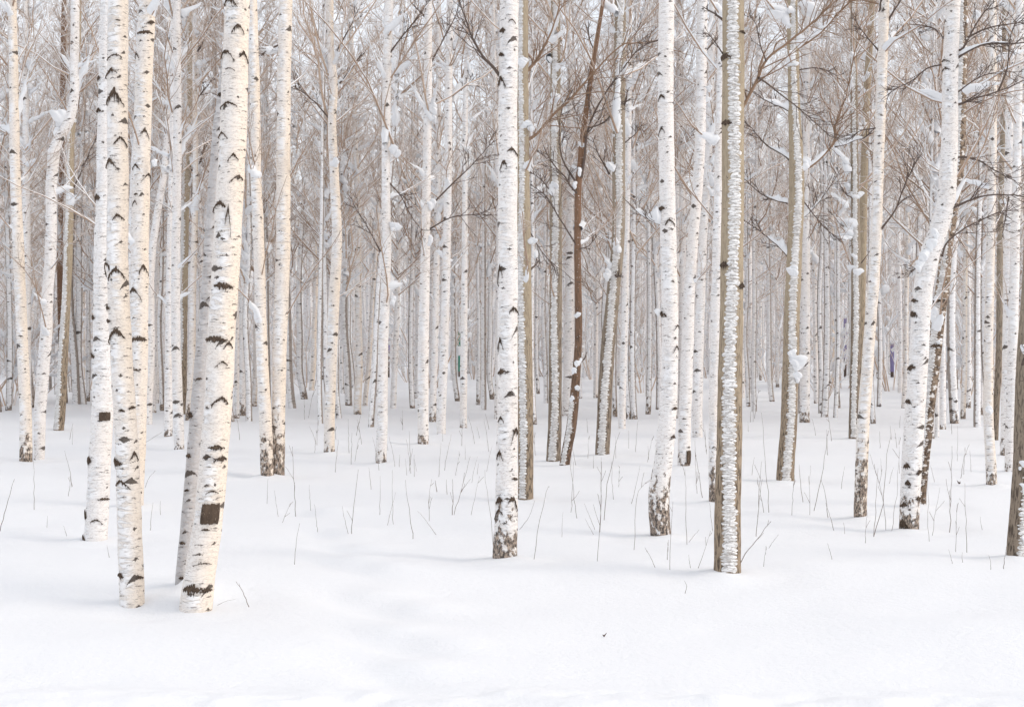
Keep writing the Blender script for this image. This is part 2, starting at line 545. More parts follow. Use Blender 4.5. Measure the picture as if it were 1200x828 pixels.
class Trunk:
    def __init__(self, zs, xs, ys, rs, z0, seed=0, lump=0.03):
        self.zs, self.xs, self.ys, self.rs, self.z0 = map(np.asarray, (zs, xs, ys, rs, z0))
        r = np.random.default_rng(seed)
        self.ph = r.uniform(0, 6.28, 6)
        self.lump = lump

    def axis(self, z):
        z = np.clip(z, self.zs[0], self.zs[-1])
        return catmull(z, self.zs, self.xs), catmull(z, self.zs, self.ys), np.maximum(catmull(z, self.zs, self.rs), 0.008)

    def surf(self, z, a, off=0.0):
        """a: 0 back, .25 left, .5 towards the camera, .75 right"""
        x, y, r = self.axis(z)
        ph = self.ph
        l = np.sin(z * 7.1 + ph[0]) * np.sin(2 * math.pi * a + ph[1]) + 0.7 * np.sin(z * 17 + ph[2] + 2 * np.sin(2 * math.pi * a + ph[3])) * 0.6 + 0.4 * np.sin(z * 31 + ph[4] + 4 * math.pi * a)
        rr = r * (1 + self.lump * l) + off
        t = 2 * math.pi * a + math.pi / 2
        return np.stack([x + rr * np.cos(t), y + rr * np.sin(t), z + 0 * rr], -1)

    def mesh(self, sides, zlist):
        a = np.linspace(0, 1, sides + 1)
        Z, A = np.meshgrid(zlist, a, indexing='ij')
        V = self.surf(Z, A).reshape(-1, 3)
        rm = float(np.mean(self.axis(np.asarray(zlist))[2]))
        vv = (Z - self.z0).ravel()
        uv = np.stack([A.ravel() * 2 * math.pi * rm, vv], -1)
        ang = np.stack([A.ravel(), vv], -1)
        K, n = len(zlist), sides + 1
        i = np.arange(K - 1)[:, None] * n
        s = np.arange(sides)[None]
        Q = np.stack([i + s, i + s + 1, i + n + s + 1, i + n + s], -1).reshape(-1, 4)
        return V, Q, uv, ang

    def strip(self, z_lo, z_hi, a0, hw, thick, rng, gap=0.0, bump=(0.018, 0.045)):
        """wind-plastered snow running up one face of the trunk in little pillows"""
        cols = np.linspace(-1, 1, 9)
        rows = []
        z = z_lo
        breaks = []
        drift = rng.uniform(0, 6.28)
        while z < z_hi:
            h = rng.uniform(*bump)
            if rng.random() < gap:
                g_ = h * rng.uniform(1, 5)
                rows.append((z + 0.1 * h, a0, hw * 0.5, -0.02))
                rows.append((z + g_ - 0.1 * h, a0, hw * 0.5, -0.02))
                z += g_
                continue
            k = rng.uniform(0.82, 1.18)
            sh = rng.uniform(-0.13, 0.13) * hw + 0.2 * hw * math.sin(z * 2.3 + drift)
            tk = thick * rng.uniform(0.6, 1.3)
            for t in (0.01, 0.12, 0.35, 0.62, 0.88, 0.99):
                p = math.sin(math.pi * t) ** 0.55
                rows.append((z + t * h, a0 + sh, hw * k * (0.60 + 0.40 * p), tk * (1.25 * p - 0.25)))
            z += h
        if len(rows) < 2:
            return np.zeros((0, 3)), np.zeros((0, 4), int)
        rows = np.array(rows)
        Z = rows[:, 0][:, None] + 0 * cols[None]
        A = rows[:, 1][:, None] + rows[:, 2][:, None] * cols[None]
        off = rows[:, 3][:, None] * (1 - cols[None] ** 2) ** 0.6 - 0.003 * (np.abs(cols[None]) > 0.95)
        # pillows sag at their edges
        Z = Z - 0.008 * cols[None] ** 2 * (1 + np.sin(rows[:, 0] * 40)[:, None])
        V = self.surf(Z, A, off).reshape(-1, 3)
        n = len(cols)
        K = len(rows)
        ok = np.ones(K - 1, bool)
        for b in breaks:
            if 0 < b < K:
                ok[b - 1] = False
        i = (np.arange(K - 1)[ok] * n)[:, None]
        s = np.arange(n - 1)[None]
        Q = np.stack([i + s, i + s + 1, i + n + s + 1, i + n + s], -1).reshape(-1, 4)
        return V, Q

    def scar(self, z, a, w, h, kind, rng):
        """raised dark bark mark; w and h in metres, a as above"""
        r = float(self.axis(np.array([z]))[2][0])
        n = 27 if kind != 'square' else 15
        s = np.linspace(-1, 1, n)
        if kind == 'square':
            cen = np.zeros(n)
            half = 0.5 * h * (1 + rng.uniform(-0.10, 0.10, n))
        elif kind == 'blob':
            w = w * 1.2
            cen = -0.18 * h * (s - rng.uniform(-0.5, 0.5)) ** 2 + rng.uniform(-0.14, 0.14, n) * h
            half = 0.42 * h * np.maximum((1 - np.abs(s) ** rng.uniform(0.9, 2.0)) * rng.uniform(0.4, 1.4, n), 0.05)
        else:
            sk = rng.uniform(-0.3, 0.3)
            kl, kr = rng.uniform(0.55, 1.25, 2)
            u = s - sk
            leg = np.where(u < 0, kl, kr)
            cen = -h * leg * np.abs(u) ** rng.uniform(1.1, 1.9) + 0.42 * h + rng.uniform(-0.10, 0.10, n) * h
            half = 0.5 * np.maximum(h * 0.42 * (1 - np.abs(u) / 1.4) ** 1.3 * rng.uniform(0.25, 1.7, n), 0.003)
        A = a + s * 0.5 * w / (2 * math.pi * r)
        T = np.array([-1, -0.45, 0.45, 1.0])
        O = np.array([0.001, 0.007, 0.007, 0.001])
        if kind != 'square':
            O = np.array([0.0015, 0.006, 0.009, 0.0015])
        Z = z + cen[:, None] + half[:, None] * T[None]
        if kind != 'square':
            Z[:, 0] -= np.maximum(rng.normal(size=n) - 0.6, 0) * 0.28 * h
            Z[:, 1] -= np.maximum(rng.normal(size=n) - 0.8, 0) * 0.10 * h
        AA = A[:, None] + 0 * T[None]
        OO = O[None] + 0 * Z + 0.006 * (kind == 'square') + 0.004
        OO[0] -= 0.008
        OO[-1] -= 0.008
        V = self.surf(Z, AA, OO).reshape(-1, 3)
        i = np.arange(n - 1)[:, None] * 4
        q = np.arange(3)[None]
        Q = np.stack([i + q, i + 4 + q, i + 5 + q, i + 1 + q], -1).reshape(-1, 4)
        return V, Q


def tag(o, label, category, group=None, kind=None):
    if label:
        o['label'] = label
    if category:
        o['category'] = category
    if group:
        o['group'] = group
    if kind:
        o['kind'] = kind
    return o


def empty(name, loc):
    o = bpy.data.objects.new(name, None)
    o.location = loc
    o.empty_display_size = 0.3
    COL.objects.link(o)
    return o


# ----------------------------------------------------------------- crowns (shared meshes)
def crown_arrays(seed, H=15.0, z0=3.0, n1=40, n2=11, n3=3, spread=1.0, rmin=0.0034, k=4, low=False):
    rng = np.random.default_rng(seed)
    zz = np.linspace(z0, H, 9)
    ax = np.stack([0.12 * np.sin(zz * 0.5 + seed), 0.12 * np.cos(zz * 0.43 + seed), zz], -1)
    hs = np.sort(rng.uniform(0, 1, n1) ** 0.9)
    st = np.stack([np.interp(hs, np.linspace(0, 1, 9), ax[:, i]) for i in range(3)], -1)
    az = rng.uniform(0, 6.28, n1)
    el = rng.uniform(0.45, 1.05, n1)
    L = (2.5 * (1 - hs * 0.72) * rng.uniform(0.55, 1.1, n1) + 0.35) * spread
    d = np.stack([np.cos(az) * np.cos(el), np.sin(az) * np.cos(el), np.sin(el)], -1)
    K = 6
    P = np.zeros((n1, K, 3))
    P[:, 0] = st
    for j in range(1, K):
        d = nrm(d + np.array([0, 0, 0.06]) + rng.normal(size=(n1, 3)) * 0.13)
        P[:, j] = P[:, j - 1] + d * (L / (K - 1))[:, None]
    R = (0.0065 + 0.0068 * L)[:, None] * np.linspace(1, 0.35, K)[None]
    parts = [tubes(P, R, 4 if not low else 3)]
    P2, R2 = grow(P, R, n2, (0.5, 1.25), (0.35, 0.95), 0.05, k, rng, 0.12, 0.55, rmin, 0.16)
    parts.append(tubes(P2, R2, 3))
    if n3:
        P3, R3 = grow(P2, R2, n3, (0.25, 0.6), (0.35, 0.9), -0.02, 3, rng, 0.15, 0.7, rmin * 0.85, 0.2)
        parts.append(tubes(P3, R3, 3))
    # caught snow: lumps in forks and ridges lying on the limbs
    nb = max(6, int(n1 * 0.8))
    rp = rng.choice(n1, nb, replace=False)
    RP = P[rp][:, :4] + np.array([0, 0, 0.012])
    RR = rng.uniform(0.005, 0.013, (nb, 1)) * rng.uniform(0.7, 1.3, (nb, 4)) * np.array([[1.3, 1.0, 0.75, 0.2]])
    sp = [tubes(RP, RR, 5)]
    C = P[rp, 0] * 0.85 + P[rp, 1] * 0.15 + np.array([0, 0, 0.03])
    sp.append(blobs(C, rng.uniform(0.025, 0.085, (nb, 1)) * rng.uniform(0.7, 1.4, (nb, 3)), rng))
    i2 = rng.choice(len(P2), int(len(P2) * 0.4), replace=False)
    sp.append(tubes(P2[i2][:, :3] + np.array([0, 0, 0.010]), rng.uniform(0.004, 0.011, (len(i2), 1)) * np.array([[1.2, 1.0, 0.2]]), 4))
    if not low:
        lows = np.where(hs < 0.6)[0]
        bp = rng.choice(lows, min(len(lows), 14), replace=False)
        u = np.linspace(0, 1, 8)
        for b in bp:
            k_ = rng.uniform(0.045, 0.10)
            Y = np.stack([np.interp(u * rng.uniform(0.8, 1.9), np.arange(K), P[b, :, c]) for c in range(3)], -1)
            r_ = k_ * (0.25 + 0.75 * (1 - u)) * rng.uniform(0.7, 1.3, 8) * np.array([0.7, 1, 1, 1, 1, 0.9, 0.7, 0.1])
            Y[:, 2] += r_ * 0.7
            V, Q = tubes(Y[None], r_[None], 7)
            sp.append((V + 0.2 * k_ * np.sin(V[:, [1, 2, 0]] / k_ * 2.1 + b), Q))
    return cat(parts), cat(sp)


def bush_arrays(seed, H=4.5, n0=9):
    rng = np.random.default_rng(seed)
    az = rng.uniform(0, 6.28, n0)
    el = rng.uniform(0.95, 1.45, n0)
    d = np.stack([np.cos(az) * np.cos(el), np.sin(az) * np.cos(el), np.sin(el)], -1)
    L = rng.uniform(0.55, 1.0, n0) * H
    K = 7
    P = np.zeros((n0, K, 3))
    P[:, 0] = np.stack([np.cos(az) * 0.12, np.sin(az) * 0.12, az * 0 - 0.2], -1)
    for j in range(1, K):
        d = nrm(d + rng.normal(size=(n0, 3)) * 0.09)
        P[:, j] = P[:, j - 1] + d * (L / (K - 1))[:, None]
    R = 0.02 * (L / H)[:, None] * np.linspace(1, 0.3, K)[None]
    P2, R2 = grow(P, R, 9, (0.7, 1.7), (0.4, 0.95), 0.03, 5, rng, 0.2, 0.6, 0.006, 0.15)
    P3, R3 = grow(P2, R2, 5, (0.3, 0.8), (0.4, 0.9), 0.0, 3, rng, 0.15, 0.7, 0.0045, 0.2)
    tw = cat([tubes(P2, R2, 3), tubes(P3, R3, 3)])
    stem = tubes(P, R, 5)
    i2 = rng.choice(len(P2), len(P2) * 2 // 3, replace=False)
    sp = [tubes(P2[i2][:, :4] + np.array([0, 0, 0.02]), rng.uniform(0.015, 0.045, (len(i2), 1)) * np.array([[0.9, 1.1, 0.8, 0.2]]), 5)]
    C = P2[rng.choice(len(P2), 34)][:, 1] + np.array([0, 0, 0.03])
    sp.append(blobs(C, rng.uniform(0.04, 0.13, (34, 1)) * rng.uniform(0.8, 1.3, (34, 3)), rng))
    return stem, tw, cat(sp)


CROWN, CSNOW = [], []
for s in range(8):
    (V, Q), (SV, SQ) = crown_arrays(100 + s, 15.0, 3.9 + 0.9 * (s % 3), 30, 9, 3)
    CROWN.append((V, Q))
    CSNOW.append((SV, SQ))


def hide_mesh(name, V, Q, mat, **kw):
    o = mesh_obj(name, V, Q, mat, **kw)
    me = o.data
    bpy.data.objects.remove(o)
    return me


CROWN_ME = [hide_mesh('crown', V, Q, M_TWIG2 if i % 2 else M_TWIG) for i, (V, Q) in enumerate(CROWN)]
CSNOW_ME = [hide_mesh('crown_snow', V, Q, M_CLUMP) for V, Q in CSNOW]


def child(name, me, parent):
    o = bpy.data.objects.new(name, me)
    COL.objects.link(o)
    o.parent = parent
    return o


# ----------------------------------------------------------------- measured trees
# every tree: kind, anchor phrase, label, outline [(x, y, width) in photo pixels, top to foot], options
B, A = 'birch', 'aspen'
TREES = [
    dict(k=B, a='peeling-foot birch', l='slim cream birch with peeling brown bark at its foot', p=[(15, 0, 9.5), (17, 100, 11), (18, 200, 12), (21, 290, 13), (26, 414, 13), (30, 500, 14), (30.5, 540, 15)], foot=0.42, warm=1),
    dict(k=B, a='kinked birch', l='pale kinked birch holding a big snow clump in its bend', p=[(88, 0, 10), (87.5, 70, 10.5), (86.5, 120, 11), (79, 148, 13), (67, 168, 14), (62, 205, 13), (60, 290, 13), (56, 340, 13), (53, 400, 14), (47, 470, 14), (45, 537, 13)],
         clump=[(74, 141, 24, 30), (67, 155, 14, 14), (60, 178, 8, 6)]),
    dict(k=A, a=None, l='slim olive aspen with snow stripe beside the kinked birch', p=[(91, 0, 8), (88, 100, 9), (82.5, 165, 9), (82, 230, 9), (80.5, 300, 10), (75, 400, 11), (68.5, 500, 12), (68, 504, 12)], strip=(0.42, 0.13), clump=[(82, 231, 11, 10)],
         br=[([(86, 220), (95, 200), (104, 175), (115, 150)], 2)]),
    dict(k=A, a=None, l='thin brown aspen stem close behind the kinked birch', p=[(75, 0, 5), (72, 200, 6), (70, 300, 6.5), (73, 414, 7), (76, 472, 7)], bark='brown'),
    dict(k=B, a='curved-foot birch', l='white birch with curved foot and small black bark square, half behind another', p=[(126, 0, 19), (124, 130, 20), (123, 230, 21), (122, 310, 23), (122, 414, 24), (121, 480, 25), (119, 530, 25.5), (116, 580, 26), (113, 632, 27)], foot=0.0, strip=(0.40, 0.10),
         scars=[(127, 487, 11, 10, 'square'), (110, 372, 5, 7, 'blob'), (111, 416, 5, 7, 'blob'), (108, 538, 5, 10, 'blob'), (126, 583, 9, 4, 'blob'), (118, 609, 14, 5, 'arch'), (101, 600, 4, 12, 'blob'), (101, 628, 4, 7, 'blob'), (116, 92, 4, 7, 'blob'), (117, 130, 5, 8, 'blob'), (116, 232, 6, 8, 'blob')]),
    dict(k=B, a='arch-scarred birch', l='thick cream birch with bold arch-shaped black scars, straight foot', p=[(137, 0, 24), (136, 100, 24), (137, 200, 24.5), (137, 300, 25), (142, 414, 25.5), (148, 500, 26.5), (152.5, 600, 28), (156, 701, 29)], warm=1, strip=(0.41, 0.07),
         scars=[(135, 68, 19, 6, 'arch'), (131, 86, 15, 8, 'arch'), (136, 116, 22, 18, 'arch'), (143, 166, 14, 9, 'arch'), (132, 193, 18, 10, 'arch'), (141, 256, 13, 8, 'arch'), (139, 321, 20, 12, 'arch'), (126, 313, 7, 9, 'arch'), (138, 394, 23, 14, 'arch'), (128, 361, 5, 6, 'blob'), (128, 376, 6, 5, 'blob'), (138, 541, 10, 10, 'blob'), (148, 565, 19, 9, 'arch'), (160, 533, 7, 8, 'arch'), (146, 671, 6, 8, 'blob'), (167, 674, 5, 5, 'blob'), (140, 25, 4, 2, 'blob'), (147, 480, 6, 4, 'blob'), (157, 477, 5, 4, 'blob')]),
    dict(k=B, a='twin-side birch', l='cream birch tucked close behind the arch-scarred birch', p=[(173.5, 0, 19), (168.5, 100, 20), (165.5, 200, 20), (163, 300, 20.5), (162.5, 350, 21), (162, 414, 21), (160, 500, 22), (157, 592, 23)], warm=1, strip=(0.38, 0.07),
         scars=[(172, 40, 18, 5, 'blob'), (179, 28, 6, 5, 'blob'), (162, 67, 6, 7, 'arch'), (172, 157, 9, 9, 'arch'), (161, 197, 10, 7, 'arch'), (174, 207, 8, 7, 'arch'), (159, 239, 6, 6, 'arch'), (160, 343, 16, 10, 'arch'), (170, 317, 9, 12, 'arch'), (164, 397, 18, 7, 'blob'), (159, 433, 12, 3, 'blob'), (161, 228, 4, 3, 'blob')], clump=[(183, 192, 8, 11)]),
    dict(k=B, a=None, l='thin faint birch with a bowed top, right of the twin-side birch', p=[(198, 0, 6), (197, 110, 7), (193, 200, 8), (184, 255, 8.5), (178, 300, 9), (176, 414, 10), (173, 497, 10)]),
    dict(k=B, a=None, l='slim white birch with a darker twin trunk just left of it', p=[(206.5, 0, 9), (207.6, 100, 9.5), (208, 200, 10), (206.5, 300, 10.5), (206.5, 414, 11), (208, 470, 12), (209.5, 527, 12)], foot=0.1, twig=1),
    dict(k=B, a=None, l='slim dark-edged birch half hidden by a slim white birch', p=[(203, 0, 6), (202, 150, 7), (200, 280, 8), (198.5, 414, 9.5), (197, 511, 10)], foot=0.15),
    dict(k=A, a=None, l='olive aspen carrying two snow wedges in its forks', p=[(223, 0, 8), (222, 60, 9), (221, 110, 9.5), (219, 200, 9.5), (217, 240, 9), (216, 300, 9), (215, 414, 9), (214, 485, 10)], strip=(0.38, 0.14),
         clump=[(227, 190, 15, 15), (222, 31, 17, 15), (222, 240, 10, 9)],
         br=[([(218, 203), (227, 197), (234, 188), (238, 171), (241, 160)], 3), ([(223, 77), (230, 63), (237, 50), (247, 20), (254, -5)], 3), ([(222, 130), (233, 116), (245, 103), (262, 88)], 2), ([(216, 310), (224, 306), (230, 297)], 2)]),
    dict(k=B, a='grey shaded birch', l='grey shaded birch rising from behind the biggest birch', p=[(262, 0, 15), (255, 80, 16), (247, 150, 17), (242, 220, 18), (238, 290, 18), (234, 350, 18.5), (229, 414, 19), (223.5, 480, 19.5), (218, 550, 19.5), (212, 620, 19), (205.5, 692, 18)], bark='shadebirch', dy=0.25,
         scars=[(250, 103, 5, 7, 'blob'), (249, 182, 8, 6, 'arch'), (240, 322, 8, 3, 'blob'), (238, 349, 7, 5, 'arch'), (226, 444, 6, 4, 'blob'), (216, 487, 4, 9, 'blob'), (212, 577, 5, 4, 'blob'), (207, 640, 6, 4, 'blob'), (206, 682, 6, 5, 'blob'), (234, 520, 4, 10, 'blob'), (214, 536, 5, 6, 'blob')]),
    dict(k=B, a='black-patched birch', l='biggest white birch, leaning, with a large black square patch above its foot', p=[(278, 0, 28), (274, 100, 31), (270, 200, 32), (264.5, 290, 32.5), (258, 414, 32.5), (253, 500, 33), (249, 560, 33.5), (243.5, 610, 34), (237, 655, 36), (231, 709, 38)], warm=1, strip=(0.40, 0.07),
         scars=[(250, 600, 20, 23, 'square'), (271, 6, 17, 14, 'arch'), (281, 36, 14, 9, 'arch'), (268, 66, 17, 10, 'arch'), (287, 67, 8, 9, 'arch'), (272, 83, 11, 2.5, 'arch'), (268, 124, 22, 6, 'arch'), (262, 159, 12, 6, 'arch'), (275, 185, 12, 7, 'arch'), (279, 210, 14, 7, 'arch'), (257, 243, 16, 11, 'arch'), (270, 255, 7, 20, 'arch'), (264, 335, 19, 8, 'blob'), (253, 397, 26, 8, 'blob'), (269, 405, 9, 8, 'arch'), (262, 426, 14, 5, 'arch'), (260, 470, 19, 11, 'arch'), (257, 523, 16, 8, 'blob'), (261, 536, 11, 8, 'blob'), (248, 535, 16, 3, 'arch'), (241, 658, 22, 3, 'arch'), (230, 686, 20, 12, 'blob'), (245, 688, 10, 8, 'blob'), (252, 575, 14, 4, 'arch'), (245, 618, 9, 3, 'blob')], clump=[]),
    dict(k=B, a=None, l='speckle-footed birch, left one of a touching pair', p=[(296, 0, 11), (299, 100, 12), (300, 200, 12.5), (303, 280, 13), (306.5, 414, 14), (311, 500, 15), (313, 557, 16)], foot=0.55, warm=1),
    dict(k=B, a='paired birch', l='thicker birch, right one of a touching pair', p=[(335, 0, 15.5), (333, 100, 16), (332.5, 200, 16.5), (332, 290, 17), (327.5, 414, 16.5), (326, 500, 15.5), (325.5, 556, 15.5)], foot=0.8, warm=1, clump=[(314, 60, 24, 9), (316, 290, 10, 14)], br=[([(329, 52), (316, 60), (304, 70)], 2)]),
    dict(k=B, a='wavy birch', l='slim birch with a wavy trunk standing alone', p=[(386, 0, 9), (387, 60, 9), (391, 100, 9.5), (389, 140, 10), (391.5, 200, 11), (395, 290, 12), (391.7, 350, 13), (389, 414, 12.5), (386, 500, 12.5), (385.5, 530, 13)], foot=0.12, warm=1,
         br=[([(389, 143), (369, 120), (345, 101)], 2), ([(394, 60), (410, 35), (420, 15)], 2), ([(398, 98), (412, 78), (424, 60)], 1.5)]),
    dict(k=B, a='upright slim birch', l='upright slim birch with snow lumps along its right side', p=[(456, 0, 9.5), (453, 100, 10), (452, 200, 10), (453, 290, 11), (449, 414, 12), (448, 500, 12.5), (446.7, 542, 13)], foot=0.2,
         clump=[(462, 72, 8, 10), (463, 178, 13, 15), (465, 266, 18, 14), (462, 352, 9, 13)],
         br=[([(457, 62), (470, 45), (490, 20), (500, 5)], 2), ([(456, 214), (470, 230), (483, 255), (495, 270)], 1.6), ([(446, 295), (430, 265), (415, 240)], 1.5)]),
    dict(k=B, a=None, l='slim birch crowded with small snow lumps, left of a matching birch', p=[(502, 0, 9), (501.5, 100, 9.5), (500, 200, 10), (498.5, 290, 11), (496, 414, 13), (496, 520, 13)], foot=0.2,
         clump=[(508, 128, 12, 16), (510, 140, 8, 10), (507, 240, 12, 15), (502, 283, 10, 14)],
         br=[([(506, 72), (520, 45), (532, 22), (540, 0)], 2), ([(504, 242), (530, 215), (553, 192), (579, 163)], 2), ([(504, 268), (530, 255), (560, 252), (582, 245)], 1.6), ([(498, 20), (480, 0)], 2)]),
    dict(k=B, a='clean slim birch', l='clean slim birch with few marks and a flat foot', p=[(527.5, 0, 8), (526, 100, 8.5), (525, 200, 9), (523.5, 290, 9.5), (520, 414, 10.5), (517, 508, 11)], clump=[(533, 54, 9, 10)], br=[([(527, 115), (545, 100), (560, 85)], 1.6)]),
    dict(k=B, a=None, l='very thin dark-edged birch between two slim birches', p=[(514, 0, 5), (512, 280, 7), (509, 414, 8), (507, 494, 8.5)], foot=0.3),
    dict(k=B, a=None, l='thin white birch with a speckled foot, alone in a gap', p=[(547, 60, 5.5), (546, 100, 6), (544.5, 280, 7), (543.5, 414, 8.5), (542.8, 501, 9)], foot=0.1),
    dict(k=B, a='big central birch', l='thick straight white birch with ragged brown scales at its foot', p=[(597, 0, 22), (595.5, 100, 22), (595, 200, 22.5), (595, 290, 23), (595, 414, 23.5), (594.5, 500, 24.5), (593, 600, 27), (592, 654, 29)], foot=0.38, strip=(0.42, 0.08),
         scars=[(588, 98, 8, 11, 'arch'), (589, 38, 5, 7, 'blob'), (588, 66, 5, 6, 'blob'), (601, 180, 12, 8, 'arch'), (590, 195, 8, 10, 'arch'), (603, 365, 10, 9, 'arch'), (587, 404, 6, 14, 'arch'), (588, 435, 8, 8, 'blob'), (586, 320, 5, 14, 'arch'), (599, 460, 7, 4, 'arch'), (587, 492, 6, 8, 'arch'), (603, 508, 7, 12, 'arch'), (586, 535, 7, 12, 'arch'), (603, 560, 5, 4, 'blob'), (585, 585, 6, 10, 'blob'), (601, 588, 10, 12, 'arch'), (584, 600, 9, 8, 'arch'), (600, 28, 8, 4, 'arch')],
         br=[([(590, 95), (579, 82), (566, 70), (555, 52), (548, 35), (537, 5)], 4)]),
    dict(k=A, a='striped olive aspen', l='olive aspen with white snow stripe, touching the big central birch', p=[(613, 0, 12), (613, 100, 12.5), (613.5, 200, 14), (614, 280, 16), (615, 414, 17.5), (616, 500, 18), (616, 585, 18)], strip=(0.42, 0.11),
         clump=[(614, 74, 15, 13), (616, 147, 12, 10), (624, 151, 12, 10), (624, 283, 15, 9)],
         br=[([(617, 165), (625, 160), (632, 154), (649, 134), (667, 118), (680, 103), (700, 80), (727, 54), (745, 50), (770, 47)], 3.6), ([(613, 88), (622, 78), (631, 65), (647, 33), (658, -3)], 4), ([(622, 315), (628, 310), (632, 303)], 2.5), ([(620, 270), (640, 300), (668, 322)], 1.4)]),
    dict(k=A, a=None, l='grey-brown aspen with a ladder of snow, left of the leaning brown tree', p=[(651, 0, 11), (651, 100, 12), (651, 200, 14), (651.5, 280, 14.5), (650.7, 414, 15), (650, 500, 16), (648.5, 540, 17)], strip=(0.47, 0.11), bark='grey',
         clump=[(653, 80, 9, 11), (650, 116, 13, 14), (651, 150, 7, 16), (650, 221, 14, 18)], br=[([(654, 130), (664, 115), (672, 95)], 1.6), ([(646, 225), (634, 212), (622, 205)], 1.6)]),
    dict(k='cherry', a='leaning brown tree', l='leaning reddish brown tree with a snowy curved foot and thin forks', p=[(707, 0, 4), (699.6, 45, 5), (691, 100, 6), (684.5, 150, 6.5), (680, 190, 7), (678, 220, 7.5), (677, 300, 8), (678, 395, 8.5), (676, 430, 9.5), (674, 455, 10.5), (669.5, 500, 12), (661.5, 545, 12)], strip=(0.40, 0.12), bark='brown', striphi=470,
         clump=[(686, 98, 8, 12), (679, 202, 6, 13), (673, 218, 7, 12), (677, 369, 9, 8), (677, 425, 10, 12), (672, 435, 8, 10), (676, 455, 8, 10), (672, 470, 9, 18)],
         br=[([(676, 226), (668, 218), (662, 208), (644, 188), (632, 160)], 2.6), ([(675, 214), (666, 200), (659, 188), (655, 168), (657, 134), (666, 118)], 2.4), ([(681, 208), (685, 185), (688, 156), (701, 124), (717, 100), (735, 75), (748, 60)], 3.2), ([(690, 150), (705, 145), (718, 132), (724, 115)], 1.8), ([(698, 62), (690, 48), (688, 30)], 1.8), ([(677, 290), (660, 262), (640, 230), (622, 215)], 2), ([(679, 425), (685, 420), (688, 412)], 2.5), ([(678, 292), (690, 288), (700, 275)], 1.4)]),
    dict(k=A, a='snow-crotched aspen', l='bent grey-olive aspen with snow wedges high and low on it', p=[(727, 0, 13), (725.5, 100, 14), (725, 200, 15), (724.5, 280, 15), (720, 330, 15.5), (712, 414, 16.5), (707.5, 500, 17), (706, 533, 17)], strip=(0.48, 0.11), bark='grey',
         clump=[(726, 114, 10, 14), (716, 196, 14, 15), (712, 322, 12, 18), (719, 160, 4, 4)], br=[([(727, 130), (732, 122), (734, 110)], 3), ([(714, 204), (708, 192), (702, 180), (695, 160)], 2.2), ([(729, 170), (742, 160), (753, 147)], 1.6), ([(718, 318), (723, 325), (724, 312)], 3)]),
    dict(k=B, a=None, l='thin white birch standing just right of the snow-crotched aspen', p=[(738, 0, 6), (737, 100, 7), (734, 280, 7.5), (731, 414, 8), (729, 502, 8.5)]),
    dict(k=B, a='bent-foot birch', l='thick white birch bending at a blackened scaly foot', p=[(781, 0, 18), (779.5, 100, 18.5), (781, 200, 18.5), (783, 290, 19), (785, 414, 19.5), (781.5, 500, 21), (777.5, 540, 22), (772.5, 580, 25), (774.6, 628, 24)], foot=0.62, strip=(0.42, 0.10),
         clump=[(771, 366, 9, 11)], br=[([(779, 264), (770, 262), (758, 257), (742, 246), (728, 232)], 2.4, (0, 3, 17)), ([(776, 46), (764, 47), (752, 50)], 2)],
         scars=[(774, 117, 7, 7, 'arch'), (774, 155, 6, 7, 'arch'), (784, 262, 12, 8, 'arch'), (776, 368, 5, 7, 'blob'), (792, 383, 6, 4, 'arch'), (791, 408, 6, 5, 'arch'), (790, 478, 6, 4, 'blob'), (788, 511, 5, 5, 'blob'), (774, 245, 5, 6, 'blob')]),
    dict(k=B, a=None, l='slim white birch nearly hidden by the bent-foot birch', p=[(796, 0, 8), (797, 100, 9), (799, 280, 9.5), (800, 414, 10), (799, 490, 10)], clump=[(809, 112, 14, 18), (805, 155, 14, 12)], br=[([(799, 170), (806, 160), (815, 150)], 2)]),
    dict(k=B, a=None, l='pale birch with a brown hollow at its foot', p=[(823, 0, 12), (822, 100, 12.5), (819, 200, 12.5), (814, 260, 12.5), (809, 320, 13), (805, 414, 14.5), (802, 500, 15), (801, 546, 15)], foot=0.12, scars=[(806, 535, 5, 16, 'square')], clump=[(829, 105, 9, 9)], br=[([(827, 60), (838, 48), (846, 40)], 1.6)]),
    dict(k=B, a=None, l='pale birch with a broken stub, left of the great striped aspen', p=[(835, 0, 8), (832, 120, 8.5), (828, 220, 9.5), (824, 280, 10), (821, 350, 11), (818, 430, 12), (817, 512, 12)], clump=[(836, 190, 12, 11)]),
    dict(k=B, a=None, l='black-blotched thin birch hiding behind the great striped aspen', p=[(846, 0, 8), (843, 150, 9), (841, 280, 11), (838, 414, 12), (836, 500, 11), (835.5, 588, 10)], foot=0.5),
    dict(k=A, a='great striped aspen', l='thickest brown aspen with a broad white ladder of snow', p=[(859, 0, 25), (859, 100, 26), (859, 200, 26), (858.5, 290, 26.5), (857, 414, 28), (855.5, 500, 29.5), (852.5, 671, 32)], strip=(0.485, 0.112),
         br=[([(868, 132), (871, 125), (876, 116), (889, 91), (900, 68), (927, 47), (955, 24), (972, 6), (985, -10)], 4.2), ([(889, 91), (902, 98), (916, 107), (941, 124), (962, 140), (980, 155)], 2.2), ([(898, 72), (890, 50), (886, 30), (878, 18)], 1.6), ([(849, 25), (838, 15), (825, 5)], 3), ([(850, 68), (842, 60), (832, 50), (822, 45)], 2)],
         scars=[(846, 68, 9, 8, 'blob'), (850, 145, 9, 6, 'blob'), (848, 310, 6, 9, 'blob'), (868, 335, 6, 8, 'blob'), (868, 40, 6, 4, 'blob')]),
